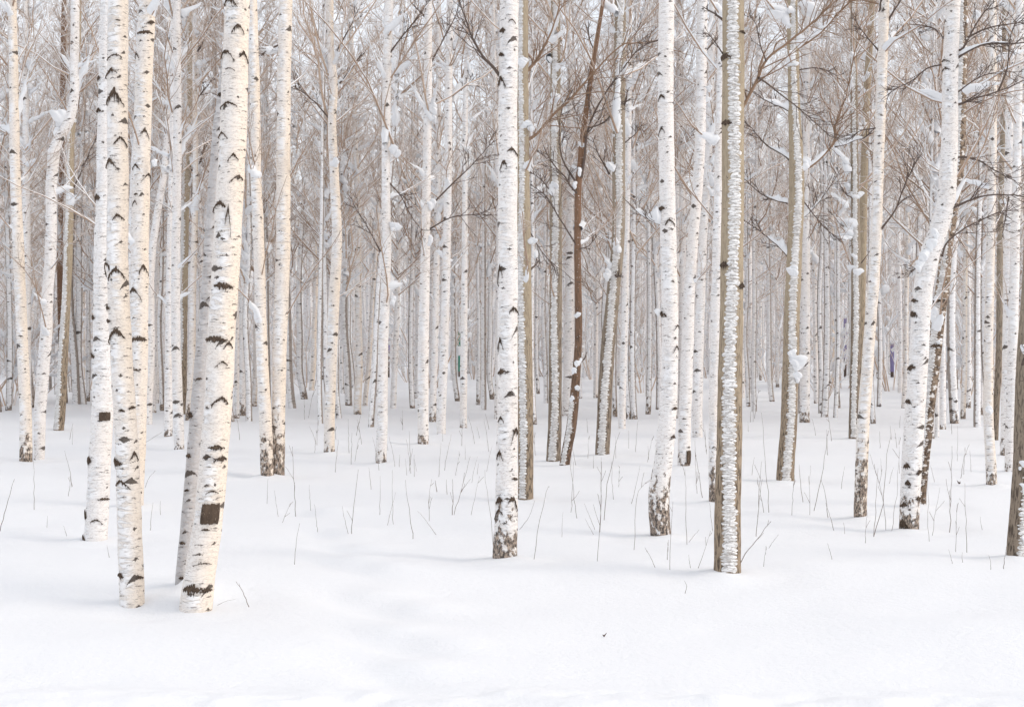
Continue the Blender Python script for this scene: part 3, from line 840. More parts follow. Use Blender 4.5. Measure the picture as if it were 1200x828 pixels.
    dict(k=A, a='snow-laden aspen', l='grey-olive aspen loaded with long snow-covered limbs', p=[(928, 0, 12.5), (929, 60, 13), (931, 150, 15), (933, 200, 17.5), (931, 290, 17.5), (928.5, 350, 18.5), (927, 414, 19), (924.6, 500, 19.5), (920.6, 564, 21)], strip=(0.50, 0.10),
         clump=[(912, 15, 40, 20), (950, 12, 32, 20), (928, 318, 16, 16), (927, 411, 14, 20), (931, 426, 22, 20), (932, 441, 14, 15), (940, 193, 22, 18)],
         br=[([(934, 204), (940, 201), (955, 191), (972, 174), (977.5, 164), (977, 150), (981, 140), (986, 125), (992, 105), (998.6, 68), (1007, 40)], 3.4, (0, 3, 11)),
             ([(978, 172), (992, 169), (1002, 165), (1010, 164), (1016, 157)], 2, (0, 3, 7)),
             ([(925, 187), (918, 180), (900.6, 169), (890, 156), (878, 140)], 2.6, (0, 2, 9)),
             ([(923, 238), (910, 234), (897, 228), (886, 218), (874, 206)], 2.2, (0, 2, 7)),
             ([(923, 300), (915, 290), (900, 276), (885, 264), (874, 256)], 2.2, (0, 2, 12)),
             ([(930, 60), (938, 55), (948, 49), (961, 39), (978, 20), (995, 6), (1015, 10), (1031, 16)], 3.6, (0, 4, 13)),
             ([(926, 131), (915, 126), (902, 122), (890, 116), (878, 108)], 2.4, (0, 3, 8)),
             ([(936, 82), (955, 80), (970, 84), (985, 95)], 1.5), ([(936, 228), (952, 250), (965, 266), (985, 285)], 1.6), ([(938, 430), (943, 428), (946, 424)], 2.5), ([(926, 262), (948, 250), (972, 222), (990, 195)], 1.8, (0, 2, 7))]),
    dict(k=B, a=None, l='brown-tinted birch close behind the snow-laden aspen', p=[(946, 0, 7), (945, 150, 8), (944, 280, 10), (943.5, 414, 11), (943, 495, 12)], foot=0.35),
    dict(k=A, a=None, l='thin olive aspen with snow shelves, left of the long-leaning birch', p=[(1000, 0, 7), (1001, 100, 8), (1002, 200, 9), (1003, 280, 10.5), (1002, 414, 11.5), (1000, 513, 11.5)], strip=(0.46, 0.11), bark='grey',
         clump=[(1003, 229, 20, 11), (995, 264, 22, 16), (988, 278, 26, 10), (1004, 316, 18, 15), (1002, 300, 10, 9)], br=[([(1000, 232), (990, 228), (980, 215)], 2), ([(1000, 272), (985, 262), (976, 250)], 2, (0, 2, 8)), ([(1004, 312), (1012, 305), (1018, 296)], 2)]),
    dict(k=A, a=None, l='thin smooth olive aspen touching the long-leaning birch on its left', p=[(1022, 0, 7), (1016, 100, 8), (1013, 200, 8.5), (1011, 300, 9), (1008, 414, 9), (1005, 505, 9)]),
    dict(k=B, a='long-leaning birch', l='long slim birch leaning right with rough speckled lower trunk', p=[(1036, 0, 11.5), (1033.5, 100, 12), (1030, 200, 12.5), (1027, 290, 13), (1018, 414, 13.5), (1011.6, 500, 14.5), (1007.6, 606, 15)], foot=0.75, warm=1,
         br=[([(1040, 25), (1047, 12), (1056, -3)], 2.6), ([(1031, 14), (1028, 5), (1024, -5)], 2.4), ([(1033, 268), (1050, 246), (1058, 227), (1073, 194), (1085, 178)], 2.2), ([(1038, 60), (1052, 42), (1066, 30)], 1.5), ([(1030, 60), (1012, 40), (998, 20)], 1.8), ([(1028, 150), (1010, 152), (1000, 162)], 1.6)]),
    dict(k=B, a='sunlit kinked birch', l='thick white birch kinking right above a snow shelf, warm right edge', p=[(1116, 0, 17), (1114, 50, 17.5), (1113, 100, 18), (1112, 190, 20), (1108, 240, 21), (1100, 270, 23), (1090, 300, 24), (1084, 330, 22.5), (1078, 414, 22.5), (1072, 500, 23.5), (1065.5, 621, 23)], foot=0.3, strip=(0.42, 0.08),
         clump=[(1077, 312, 13, 16), (1082, 300, 15, 18), (1088, 288, 14, 18), (1093, 275, 10, 16)],
         scars=[(1106, 73, 7, 4, 'arch'), (1106, 83, 7, 4, 'arch'), (1071, 352, 5, 5, 'blob'), (1070, 368, 5, 8, 'blob'), (1067, 430, 5, 8, 'blob'), (1064, 470, 4, 7, 'blob'), (1061, 545, 5, 9, 'blob'), (1062, 565, 5, 8, 'blob'), (1058, 590, 6, 8, 'blob'), (1057, 612, 6, 14, 'blob'), (1075, 552, 6, 8, 'blob'), (1074, 583, 6, 6, 'blob')],
         br=[([(1118, 72), (1128, 64), (1149, 56), (1177, 58), (1204, 58)], 3.2, (0, 3, 5)), ([(1117, 125), (1128, 121), (1140, 117), (1169, 108), (1200, 95)], 3), ([(1120, 60), (1126, 58), (1133, 42), (1142, 24), (1155, 10)], 2.8), ([(1134, 44), (1156, 34), (1186, 29), (1204, 30)], 2.2), ([(1115, 190), (1127, 183), (1151, 186), (1174, 198), (1200, 209)], 2.8), ([(1109, 247), (1122, 241), (1135, 235), (1155, 230), (1182, 231), (1204, 238)], 3), ([(1104, 300), (1112, 283), (1135, 266), (1164, 252), (1184, 245), (1204, 244)], 2.2), ([(1106, 45), (1095, 35), (1079, 31), (1064, 30)], 2.2), ([(1103, 76), (1088, 79), (1073, 92), (1056, 100), (1040, 112)], 1.8), ([(1170, 107), (1180, 80), (1182, 50), (1190, 20)], 2), ([(1120, 110), (1140, 95), (1160, 90), (1185, 92)], 1.6), ([(1182, 231), (1172, 260), (1164, 275)], 1.6), ([(1094, 305), (1080, 312), (1060, 322)], 1.3)]),
    dict(k=A, a=None, l='brown peeling aspen leaning close behind the sunlit kinked birch', p=[(1127, 0, 13), (1125, 100, 13), (1122, 200, 13), (1114, 260, 13), (1109, 290, 14), (1104, 340, 16), (1099, 370, 18), (1095, 414, 17), (1086.6, 500, 15), (1078.5, 592, 15)], bark='rough', strip=(0.40, 0.10),
         clump=[(1094, 372, 14, 26), (1128, 25, 10, 14), (1124, 72, 8, 24), (1122, 121, 10, 9), (1143, 19, 12, 11), (1096, 350, 10, 8), (1097, 400, 9, 9)], scars=[(1098, 352, 14, 5, 'blob'), (1095, 405, 12, 6, 'blob')]),
    dict(k=B, a='tan-stained birch', l='slim tan-stained birch with a white foot near the right edge', p=[(1164, 0, 8), (1163, 150, 9), (1160, 280, 10), (1158, 414, 10.5), (1159, 500, 11.5), (1163, 568, 12.5)], foot=0.25, warm=1, clump=[(1158, 480, 10, 14)]),
    dict(k=A, a=None, l='thin dark aspen right beside the tan-stained birch', p=[(1177, 0, 5), (1176, 150, 6), (1172, 280, 7), (1170, 414, 7.5), (1166, 515, 7.5)], bark='grey'),
    dict(k=B, a=None, l='bluish white birch, left of two close trunks by the right edge', p=[(1186, 0, 9), (1184, 150, 10), (1182, 280, 11), (1180, 414, 11.5), (1177, 533, 11.5)], foot=0.2),
    dict(k=B, a=None, l='grey-footed birch, right of two close trunks by the right edge', p=[(1194, 0, 9), (1192, 200, 10), (1190, 300, 11), (1187, 414, 11.5), (1182.5, 552, 12)], foot=0.1),
    dict(k=A, a='snow-fronted trunk', l='dark rough trunk cut by the right edge, snow plastered on its front', p=[(1212, 0, 14), (1211, 200, 15), (1207, 350, 17), (1202, 430, 19), (1201, 480, 21), (1200, 540, 23), (1195.5, 600, 23), (1191.5, 653, 24)], bark='grey', strip=(0.60, 0.17), clump=[(1196, 545, 12, 16), (1198, 408, 9, 12), (1196, 575, 14, 22), (1199, 600, 14, 20), (1198, 630, 12, 16)], br=[([(1198, 428), (1193, 420), (1192, 410)], 3)]),
]

BARK = {'birch': M_BIRCH2, 'aspen': M_ASPEN, 'cherry': M_BROWN, 'grey': M_GREYASP, 'brown': M_BROWN, 'rough': M_ROUGH, 'shadebirch': M_BIRCHSHADE}
NAME = {'birch': ('birch_tree', 'birch'), 'aspen': ('aspen_tree', 'aspen'), 'cherry': ('bare_tree', 'tree')}


def limb(pts, w0, D, root, tree_y, rng, snow=None, mat=M_BRANCH, near=False):
    """one visible limb with its side twigs; pts in photo pixels at the tree's distance"""
    s = D / F
    n = len(pts)
    dep = tree_y + np.linspace(0, rng.uniform(-0.35, 0.25), n)
    P = np.array([at(px, py, D) for px, py in pts])
    P[:, 1] = dep
    # densify
    t = np.arange(n)
    tt = np.linspace(0, n - 1, n * 4 - 3)
    X = np.stack([catmull(tt, t, P[:, i]) for i in range(3)], -1)
    X += rng.normal(size=X.shape) * 0.35 * s * np.linspace(0, 1, len(tt))[:, None]
    R = 0.5 * w0 * s * np.linspace(1.1, 0.32, len(tt))
    R[0] *= 1.35
    V, Q = tubes(X[None], R[None], 7)
    b = mesh_obj('branch', V - np.array(root.location), Q, mat, parent=root)
    L = np.linalg.norm(X[-1] - X[0])
    if L > 22 * s:
        nt = int(3 + 0.10 * L / s)
        P2, R2 = grow(X[None], R[None], nt, (0.22 * L, 0.55 * L), (0.4, 0.9), 0.04, 6, rng, 0.25, 0.5, 0.45 * s, 0.14)
        P3, R3 = grow(P2, R2, 3, (0.10 * L, 0.26 * L), (0.4, 0.8), 0.02, 4, rng, 0.25, 0.6, 0.35 * s, 0.14)
        V, Q = cat([tubes(P2, R2, 4), tubes(P3, R3, 3)])
        mesh_obj('twigs', V - np.array(root.location), Q, mat, parent=b)
    if snow:
        i0, i1, h = snow
        m = 26
        tq = np.linspace(i0, i1, m) * 4
        Y = np.stack([np.interp(tq, np.arange(len(tt)), X[:, i]) for i in range(3)], -1)
        uu = np.linspace(0, 1, m)
        wob = 1 + 0.30 * np.sin(uu * rng.uniform(9, 14) + rng.uniform(0, 6)) + rng.uniform(-0.12, 0.12, m)
        th = h * 1.35 * s * (0.22 + 0.78 * (1 - uu) ** 1.3) * wob * np.clip((1 - uu) * 7, 0.03, 1) * np.minimum(1, 0.6 + 4 * uu)
        Y[:, 2] += th * 0.46
        a = np.arange(10) / 10 * 2 * math.pi
        T = nrm(np.gradient(Y, axis=0))
        # cross-section: tall along z, narrower in depth
        V = Y[:, None, :] + (np.cos(a)[None, :, None] * np.array([0, 0.8, 0])[None, None] * th[:, None, None] * 0.5 + np.sin(a)[None, :, None] * np.array([0, 0, 1])[None, None] * th[:, None, None] * 0.52)
        V = V.reshape(-1, 3)
        i = np.arange(m - 1)[:, None] * 10
        k = np.arange(10)[None]
        Q = np.stack([i + k, i + (k + 1) % 10, i + 10 + (k + 1) % 10, i + 10 + k], -1).reshape(-1, 4)
        mesh_obj('snow_ridge', V - np.array(root.location), Q, M_CLUMP, parent=b)
    return b


ANCH = []          # (phrase, foot x px, foot y px)
PLACED = []        # foot px of every tree measured
for ti, T in enumerate(TREES):
    rng = np.random.default_rng(1000 + ti)
    p = T['p']
    fx, fy, fw = p[-1]
    D = hit(fx, fy)
    dy = D + T.get('dy', 0.0)
    s = D / F
    foot = at(fx, fy, D)
    z0 = gz(foot[0], dy)
    name, category = NAME[T['k']]
    root = empty(name, (foot[0], dy, z0))
    grp = {'birch': 'birches standing in the snow', 'aspen': 'olive and brown aspens among the birches'}.get(T['k'])
    tag(root, T['l'], category, grp)
    if T['a']:
        ANCH.append((T['a'], fx, fy))
    PLACED.append((fx, fy))
    pts = list(reversed(p))
    zs = [CAMZ - (y - CY) * s for _, y, _ in pts]
    xs = [(x - CX) * s for x, _, _ in pts]
    rs = [0.5 * w * s for _, _, w in pts]
    zs[0] = z0
    # carry the trunk down into the snow and on up above the frame
    zs = [z0 - 0.4] + zs
    xs = [xs[0] - 0.25 * (xs[1] - xs[0]) / max(0.2, zs[2] - zs[1]) * 0.4] + xs
    rs = [rs[0] * 1.05] + rs
    ztop = zs[-1]
    slope = (xs[-1] - xs[-2]) / (zs[-1] - zs[-2])
    Ht = z0 + rng.uniform(13.0, 15.5)
    if Ht < ztop + 2:
        Ht = ztop + 2
    for q in (0.33, 0.66, 1.0):
        zz = ztop + (Ht - ztop) * q
        zs.append(zz)
        xs.append(xs[-1] + slope * 0.4 * (Ht - ztop) / 3)
        rs.append(max(rs[len(pts)] * (1 - 0.85 * q), 0.012))
    ys = [dy + 0.03 * math.sin(z * 0.8 + ti) for z in zs]
    tk = Trunk(zs, xs, ys, rs, z0, ti, 0.028 if T['k'] == B else 0.02)
    step = 0.03 if D < 16 else (0.05 if D < 24 else 0.08)
    zl = np.concatenate([np.arange(z0 - 0.35, ztop + 0.2, step), np.linspace(ztop + 0.25, Ht, 14)])
    sides = 28 if D < 16 else (20 if D < 26 else 14)
    V, Q, uv, ang = tk.mesh(sides, zl)
    mat = BARK[T['k']]
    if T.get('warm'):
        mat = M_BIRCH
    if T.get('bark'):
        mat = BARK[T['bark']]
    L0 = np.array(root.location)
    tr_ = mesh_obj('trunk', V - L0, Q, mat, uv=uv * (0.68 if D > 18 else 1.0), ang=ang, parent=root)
    tr_['foot'] = float(T.get('foot', 0.0)) * (0.68 if D > 18 else 1.0)
    if T.get('strip') and T['k'] != B:
        a0, hw = T['strip']
        zhi = min(ztop + 0.3, Ht)
        if T.get('striphi'):
            zhi = CAMZ - (T['striphi'] - CY) * s
        th = 0.005
        k = max(1.0, D / 16)
        V, Q = tk.strip(z0 + 0.02, zhi, a0, hw, th * min(k, 1.6), rng, 0.0, (0.018 * k, 0.045 * k))
        if len(Q):
            mesh_obj('snow_strip', V - L0, Q, M_STRIP, parent=root)
    for (px, py, w, h, kd) in T.get('scars', []):
        zc = CAMZ - (py - CY) * s
        cx, cy, r = (float(q[0]) for q in tk.axis(np.array([zc])))
        q = max(-0.93, min(0.93, ((px - CX) * s - cx) / r))
        a = 0.5 + math.asin(q) / (2 * math.pi)
        wm = w * s / max(0.45, math.sqrt(1 - q * q))
        wm = min(wm, 0.9 * math.pi * r)
        V, Q = tk.scar(zc, a, wm, h * s, kd, rng)
        mesh_obj('bark_scar', V - L0, Q, M_SCAR, parent=root)
    for (px, py, w, h) in T.get('clump', []):
        c = at(px, py, D)
        c[1] = dy - rng.uniform(0.3, 0.9) * 0.5 * fw * s
        n = 2
        C = np.array([c + np.array([rng.uniform(-0.15, 0.15) * w * s, rng.uniform(-0.2, 0.2) * w * s, (j - 0.5) * 0.25 * h * s]) for j in range(n)])
        SC = np.array([[0.42 * w * s * k, 0.34 * min(w, h) * s * k, 0.36 * h * s * k] for k in (0.9, 1.05)])
        V, Q = blobs(C, SC, rng, CS6, 0.17)
        q_ = 0.16 * min(w, h) * s
        V = V + 0.18 * q_ * np.sin(V[:, [2, 0, 1]] / q_ * 1.1 + px) * np.sin(V[:, [1, 2, 0]] / q_ * 0.7 + py)
        mesh_obj('snow_clump', V - L0, Q, M_CLUMP, parent=root)
    for b in T.get('br', []):
        bm = M_BRANCHB if T['k'] == A and b[1] > 3 else M_BRANCH
        limb(b[0], b[1], D, root, dy, rng, b[2] if len(b) > 2 else None, bm)
    # small unnamed side limbs in view
    if D > 13:
        nl = int(2 + D / 5)
        lat = []
        for _ in range(nl):
            z = rng.uniform(z0 + max(1.6, 0.08 * D), max(ztop, z0 + 3))
            cx, cy, r = (float(q[0]) for q in tk.axis(np.array([z])))
            az = rng.uniform(0, 6.28)
            el = rng.uniform(0.35, 1.0)
            d = np.array([math.cos(az) * math.cos(el), math.sin(az) * math.cos(el), math.sin(el)])
            Ln = rng.uniform(0.6, 1.9)
            pp = [np.array([cx, cy, z])]
            for _k in range(6):
                d = nrm(d + rng.normal(size=3) * 0.12 + np.array([0, 0, 0.03]))
                pp.append(pp[-1] + d * Ln / 6)
            lat.append(np.array(pp))
        X = np.array(lat)
        R = np.linspace(0.011, 0.004, 7)[None] * rng.uniform(0.7, 1.3, (nl, 1))
        P2, R2 = grow(X, R, 7, (0.25, 0.8), (0.4, 0.95), 0.03, 5, rng, 0.15, 0.55, 0.0035, 0.16)
        P3, R3 = grow(P2, R2, 3, (0.12, 0.4), (0.4, 0.9), 0.0, 3, rng, 0.2, 0.7, 0.003, 0.18)
        for q in range(nl):
            V, Q = cat([tubes(X[q:q + 1], R[q:q + 1], 5), tubes(P2[q * 7:q * 7 + 7], R2[q * 7:q * 7 + 7], 4), tubes(P3[q * 21:q * 21 + 21], R3[q * 21:q * 21 + 21], 3)])
            bo = mesh_obj('branch', V - L0, Q, M_TWIG, parent=root)
            if q % 3 != 1:
                k_ = rng.uniform(0.035, 0.085)
                u_ = np.linspace(0, 1, 9)
                Y = np.stack([np.interp(u_ * rng.uniform(1.0, 2.2), np.arange(7), X[q, :, c_]) for c_ in range(3)], -1)
                r_ = k_ * (0.25 + 0.75 * (1 - u_)) * rng.uniform(0.75, 1.25, 9) * np.array([0.75, 1, 1, 1, 1, 1, 0.9, 0.7, 0.1])
                Y[:, 2] += r_ * 0.75
                V, Q = tubes(Y[None], r_[None], 9)
                V = V + 0.18 * k_ * np.sin(V[:, [1, 2, 0]] / k_ * 2.3 + q)
                mesh_obj('snow_clump', V - L0, Q, M_CLUMP, parent=root)
            if q % 2 == 0:
                V, Q = tubes((X[q:q + 1, :4] + np.array([0, 0, 0.012])), rng.uniform(0.006, 0.014) * np.array([[1.3, 1.0, 0.7, 0.15]]), 6)
                mesh_obj('snow_ridge', V - L0, Q, M_CLUMP, parent=bo)
    if D > 19:
        i = ti % 8
        c = child('crown', CROWN_ME[i], root)
        g = child('crown_snow', CSNOW_ME[i], root)
        for o in (c, g):
            cx, cy, r = (float(q[0]) for q in tk.axis(np.array([z0 + 8])))
            o.location = (cx - L0[0], cy - L0[1], 0.6)
            o.rotation_euler = (0, 0, rng.uniform(0, 6.28))
            o.scale = (0.8, 0.8, (Ht - z0) / 15.4)

# ----------------------------------------------------------------- further rows: birches copied from a few modelled ones
VAR = []
for v in range(8):
    rng = np.random.default_rng(300 + v)
    zs = np.array([-0.5, 0, 1, 3, 5, 8, 11, 15.0])
    xs = np.cumsum(rng.normal(size=8) * 0.05)
    xs -= xs[1]
    ys = np.cumsum(rng.normal(size=8) * 0.04)
    rs = 0.1 * np.array([1.1, 1.06, 1.0, 0.92, 0.82, 0.62, 0.4, 0.1])
    tk = Trunk(zs, xs, ys, rs, 0.0, 60 + v, 0.03)
    V, Q, uv, ang = tk.mesh(10, np.linspace(-0.45, 15, 74))
    VAR.append(hide_mesh('trunk', V, Q, (M_BIRCH2, M_BIRCH3, M_BIRCH3, M_BIRCH3, M_BIRCH2, M_BIRCH, M_BIRCH3, M_BIRCH3)[v], uv=uv * 0.55, ang=ang))

ORD = ['nearest', 'second', 'third', 'fourth', 'fifth', 'sixth', 'seventh', 'eighth', 'ninth', 'tenth', 'eleventh', 'twelfth', 'thirteenth', 'fourteenth', 'fifteenth', 'sixteenth', 'seventeenth', 'eighteenth', 'nineteenth', 'twentieth', 'twenty-first', 'twenty-second', 'twenty-third', 'twenty-fourth', 'twenty-fifth', 'twenty-sixth', 'twenty-seventh', 'twenty-eighth', 'twenty-ninth', 'thirtieth']

# measured slim trunks of the second row: foot x, foot y, width, lean (px of shift over 300 px of height)
MID = [(14, 473, 5, 2), (38, 447, 6, -3), (343.5, 478, 9, 2), (376, 496, 6, 8), (398, 490, 6.5, 4), (409, 475, 8, 0), (428, 475, 5.5, 18), (435, 500, 6.5, 24), (461, 478, 7, 12), (483, 478, 6, 5), (535, 470, 6, 0), (568, 480, 6, 3), (626, 497, 6, 2), (698, 466, 5, 3), (721, 488, 5.5, 4), (738, 491, 6, 4), (759, 485, 6, 3), (884, 482, 6, 2), (877, 476, 5, 0), (978, 489, 5, 8), (1023, 496, 6, 1), (1094, 514, 5, 2), (1099, 512, 5, 1), (1106, 503, 7, 0), (1121, 496, 5, 0), (1144, 500, 8, 2), (1150, 486, 5, 3), (277, 490, 6, 1), (283, 487, 7.5, 3), (292, 493, 7.5, 1), (560, 474, 5, 2), (578, 468, 6, 3), (905, 470, 6, 4), (962, 484, 6, 2), (1060, 478, 6, 2), (1136, 478, 6, 0), (225, 476, 6, 1), (186, 468, 6, 2), (103, 470, 5, 3), (90, 458, 6, 1), (640, 472, 5, 1), (670, 480, 6, 2)]
rng = np.random.default_rng(55)
FAR_ROW = []
for m in MID:
    FAR_ROW.append((m[0], hit(m[0], m[1]), m[2], m[3]))
tries = 0
while len(FAR_ROW) < 272 and tries < 8000:
    tries += 1
    D = 33 + 60 * rng.random() ** 1.15
    px = rng.uniform(-60, 1260)
    w = rng.uniform(0.13, 0.235) * F / D
    ok = all(abs(px - q[0]) > 3.2 or abs(D - q[1]) > 12 for q in FAR_ROW)
    # leave the snowy openings open
    if 524 < px < 537 and D < 70 or 680 < px < 698 and D < 80 or 745 < px < 757 and D < 60:
        ok = False
    if D < 82 and any(abs(px - q) < 5 + 0.5 * w for q in (1046, 455.5, 991, 539, 903)):
        ok = False
    if ok:
        FAR_ROW.append((px, D, w, rng.normal() * 4))

NEARROW = []
protos = {}
for i, (px, D, w, lean) in enumerate(FAR_ROW):
    x = (px - CX) / F * D
    z = gz(x, D)
    v = int(rng.integers(0, 8))
    c = int(rng.integers(0, 8))
    if (v, 0) not in protos:
        root = empty('birch_tree', (x, D, z))
        child('trunk', VAR[v], root)['foot'] = 0.0
        child('crown', CROWN_ME[c], root)
        child('crown_snow', CSNOW_ME[c], root)
        protos[(v, 0)] = root
    else:
        src = protos[(v, 0)]
        root = src.copy()
        COL.objects.link(root)
        for ch in list(src.children):
            q = ch.copy()
            COL.objects.link(q)
            q.parent = root
            if ch.name.startswith('crown_snow'):
                q.data = CSNOW_ME[c]
            elif ch.name.startswith('crown'):
                q.data = CROWN_ME[c]
    root.location = (x, D, z)
    rad = 0.5 * w / F * D
    sc = rad / 0.1
    for ch in root.children:
        if ch.name.startswith('trunk'):
            ch.scale = (sc, sc, 1.0)
            ch['foot'] = float(rng.choice([0, 0, 0.06, 0.12, 0.25]))
    hs = rng.uniform(0.72, 1.08)
    root.scale = (1, 1, hs)
    root.rotation_euler = (rng.normal() * 0.01, math.atan(lean / 300.0), 0)
    for ch in root.children:
        a = rng.uniform(0, 6.28) if not ch.name.startswith('trunk') else rng.uniform(-0.5, 0.5)
        ch.rotation_euler = (0, 0, a)
    root['category'] = 'birch'
    root['group'] = 'slim birches in the crowded far rows'
    NEARROW.append((root, px, D))

# labels for the far rows: each told by the measured tree it stands nearest to
by = {}
for root, px, D in NEARROW:
    if D > 62 or not (-5 < px < 1205):
        root['label'] = 'hair-thin distant birch trunk lost among the crowded farthest visible rows'
        root['group'] = 'hair-thin birches of the farthest rows'
        continue
    an = min(ANCH, key=lambda q: abs(q[1] - px))
    side = 'left' if px < an[1] else 'right'
    by.setdefault((an[0], side), []).append((abs(px - an[1]), D, root))
for (an, side), lst in by.items():
    lst.sort(key=lambda q: q[0])
    for k, (_, D, root) in enumerate(lst):
        o = ORD[min(k, 29)]
        root['label'] = f'slim pale birch in the back rows, {o} one {side} of the {an}'

# ----------------------------------------------------------------- bare bushes with snow on their shoots
BST = []
for v in range(4):
    st, tw, sn = bush_arrays(700 + v, 4.2 + v * 0.5)
    BST.append((hide_mesh('stems', *st, M_TWIG2), hide_mesh('twigs', *tw, M_TWIG2), hide_mesh('caught_snow', *sn, M_CLUMP)))
rng = np.random.default_rng(77)
SPOTS = [(30, 44), (12, 40), (36, 52), (100, 55), (60, 62), (110, 70), (190, 60), (270, 66), (360, 64), (345, 75), (480, 70), (505, 62), (556, 74), (575, 80), (640, 78), (695, 70), (755, 56), (745, 66), (770, 72), (880, 60), (902, 66), (965, 52), (985, 60), (1045, 58), (1060, 66), (1130, 52), (1150, 60), (1175, 56), (1120, 70), (1010, 74), (830, 72), (610, 68), (420, 72), (310, 60), (-20, 46), (1215, 54), (930, 78)]
byb = {}
bprotos = {}
for i, (px, D) in enumerate(SPOTS):
    x = (px - CX) / F * D
    v = i % 4
    if v not in bprotos:
        root = empty('bare_bush', (0, 0, 0))
        for nm, me in zip(('stems', 'twigs', 'caught_snow'), BST[v]):
            child(nm, me, root)
        bprotos[v] = root
    else:
        root = bprotos[v].copy()
        COL.objects.link(root)
        for ch in list(bprotos[v].children):
            q = ch.copy()
            COL.objects.link(q)
            q.parent = root
    root.location = (x, D, gz(x, D))
    root.rotation_euler = (0, 0, rng.uniform(0, 6.28))
    k = rng.uniform(0.85, 1.45)
    root.scale = (k, k, k * rng.uniform(0.9, 1.25))
    tag(root, None, 'bush', 'leafless snowy bushes between the far birches')
    an = min(ANCH, key=lambda q: abs(q[1] - px))
    side = 'left' if px < an[1] else 'right'
    byb.setdefault((an[0], side), []).append((abs(px - an[1]), root))
for (an, side), lst in byb.items():
    lst.sort(key=lambda q: q[0])
    for k, (_, root) in enumerate(lst):
        root['label'] = f'leafless bush with snow on its shoots, {ORD[k]} one {side} of the {an}'

# ----------------------------------------------------------------- far wood: one mass behind the rows
rng = np.random.default_rng(99)
LOWC = [crown_arrays(900 + s, 15.0, 4.6, 12, 4, 2, 1.1, 0.008, 3, True) for s in range(4)]
LOWT = []
for v in range(4):
    zs = np.array([-0.5, 0, 1, 3, 5, 8, 11, 15.0])
    xs = np.cumsum(rng.normal(size=8) * 0.06)
    xs -= xs[1]
    tk = Trunk(zs, xs, 0.5 * xs[::-1] - 0.5 * xs[-2], 0.1 * np.array([1.1, 1.06, 1.0, 0.92, 0.82, 0.62, 0.4, 0.1]), 0.0, 80 + v, 0.0)
    LOWT.append(tk.mesh(6, np.array([-0.45, 1, 2.5, 4, 5.5, 7, 9, 11, 13, 15.0])))
VV, QQ, MI, UU, AA = [], [], [], [], []
off = 0
for i in range(2000):
    if i < 1900:
        D = 72 + 84 * rng.random() ** 0.9
        x = rng.uniform(-0.42, 0.42) * D
        if D < 82 and any(abs(x / D * F + CX - q) < 7 for q in (1046, 455.5, 991, 539, 903)):
            x += 0.5
    else:
        D = rng.uniform(30, 90)
        x = rng.choice([-1, 1]) * rng.uniform(0.41, 0.62) * D
    z = gz(x, D)
    r = rng.uniform(0.8, 1.3)
    hz = rng.uniform(0.7, 1.05)
    c, s_ = math.cos(rng.uniform(0, 6.28)), 0
    th = rng.uniform(0, 6.28)
    c, s_ = math.cos(th), math.sin(th)
    lean = rng.normal() * 0.015
    tV, tQ, tuv, tang = LOWT[i % 4]
    (cV, cQ), (sV, sQ) = LOWC[int(rng.integers(0, 4))]
    for (V, Q, m, uv, an) in ((tV * np.array([r, r, 1]), tQ, 0, tuv, tang), (cV, cQ, 1, None, None), (sV, sQ, 2, None, None)):
        if m and i % 3 and i < 1900:
            continue
        W = np.stack([V[:, 0] * c - V[:, 1] * s_ + V[:, 2] * lean, V[:, 0] * s_ + V[:, 1] * c, V[:, 2] * hz], -1) if m else V * np.array([1, 1, hz]) + V[:, 2:3] * np.array([lean, 0, 0])
        VV.append(W + np.array([x, D, z]))
        QQ.append(Q + off)
        off += len(V)
        MI.append(np.full(len(Q), m))
        UU.append((uv + np.array([i * 3.7, i * 5.3]) if uv is not None else np.zeros((len(V), 2))))
        AA.append(an if an is not None else np.full((len(V), 2), 0.5))
fw = mesh_obj('far_wood', np.concatenate(VV), np.concatenate(QQ), [M_FAR, M_TWIG2, M_CLUMP], np.concatenate(MI), np.concatenate(UU), np.concatenate(AA))
fw['foot'] = 0.0
tag(fw, 'distant mass of birch wood closing the view behind the rows', 'wood', None, 'stuff')

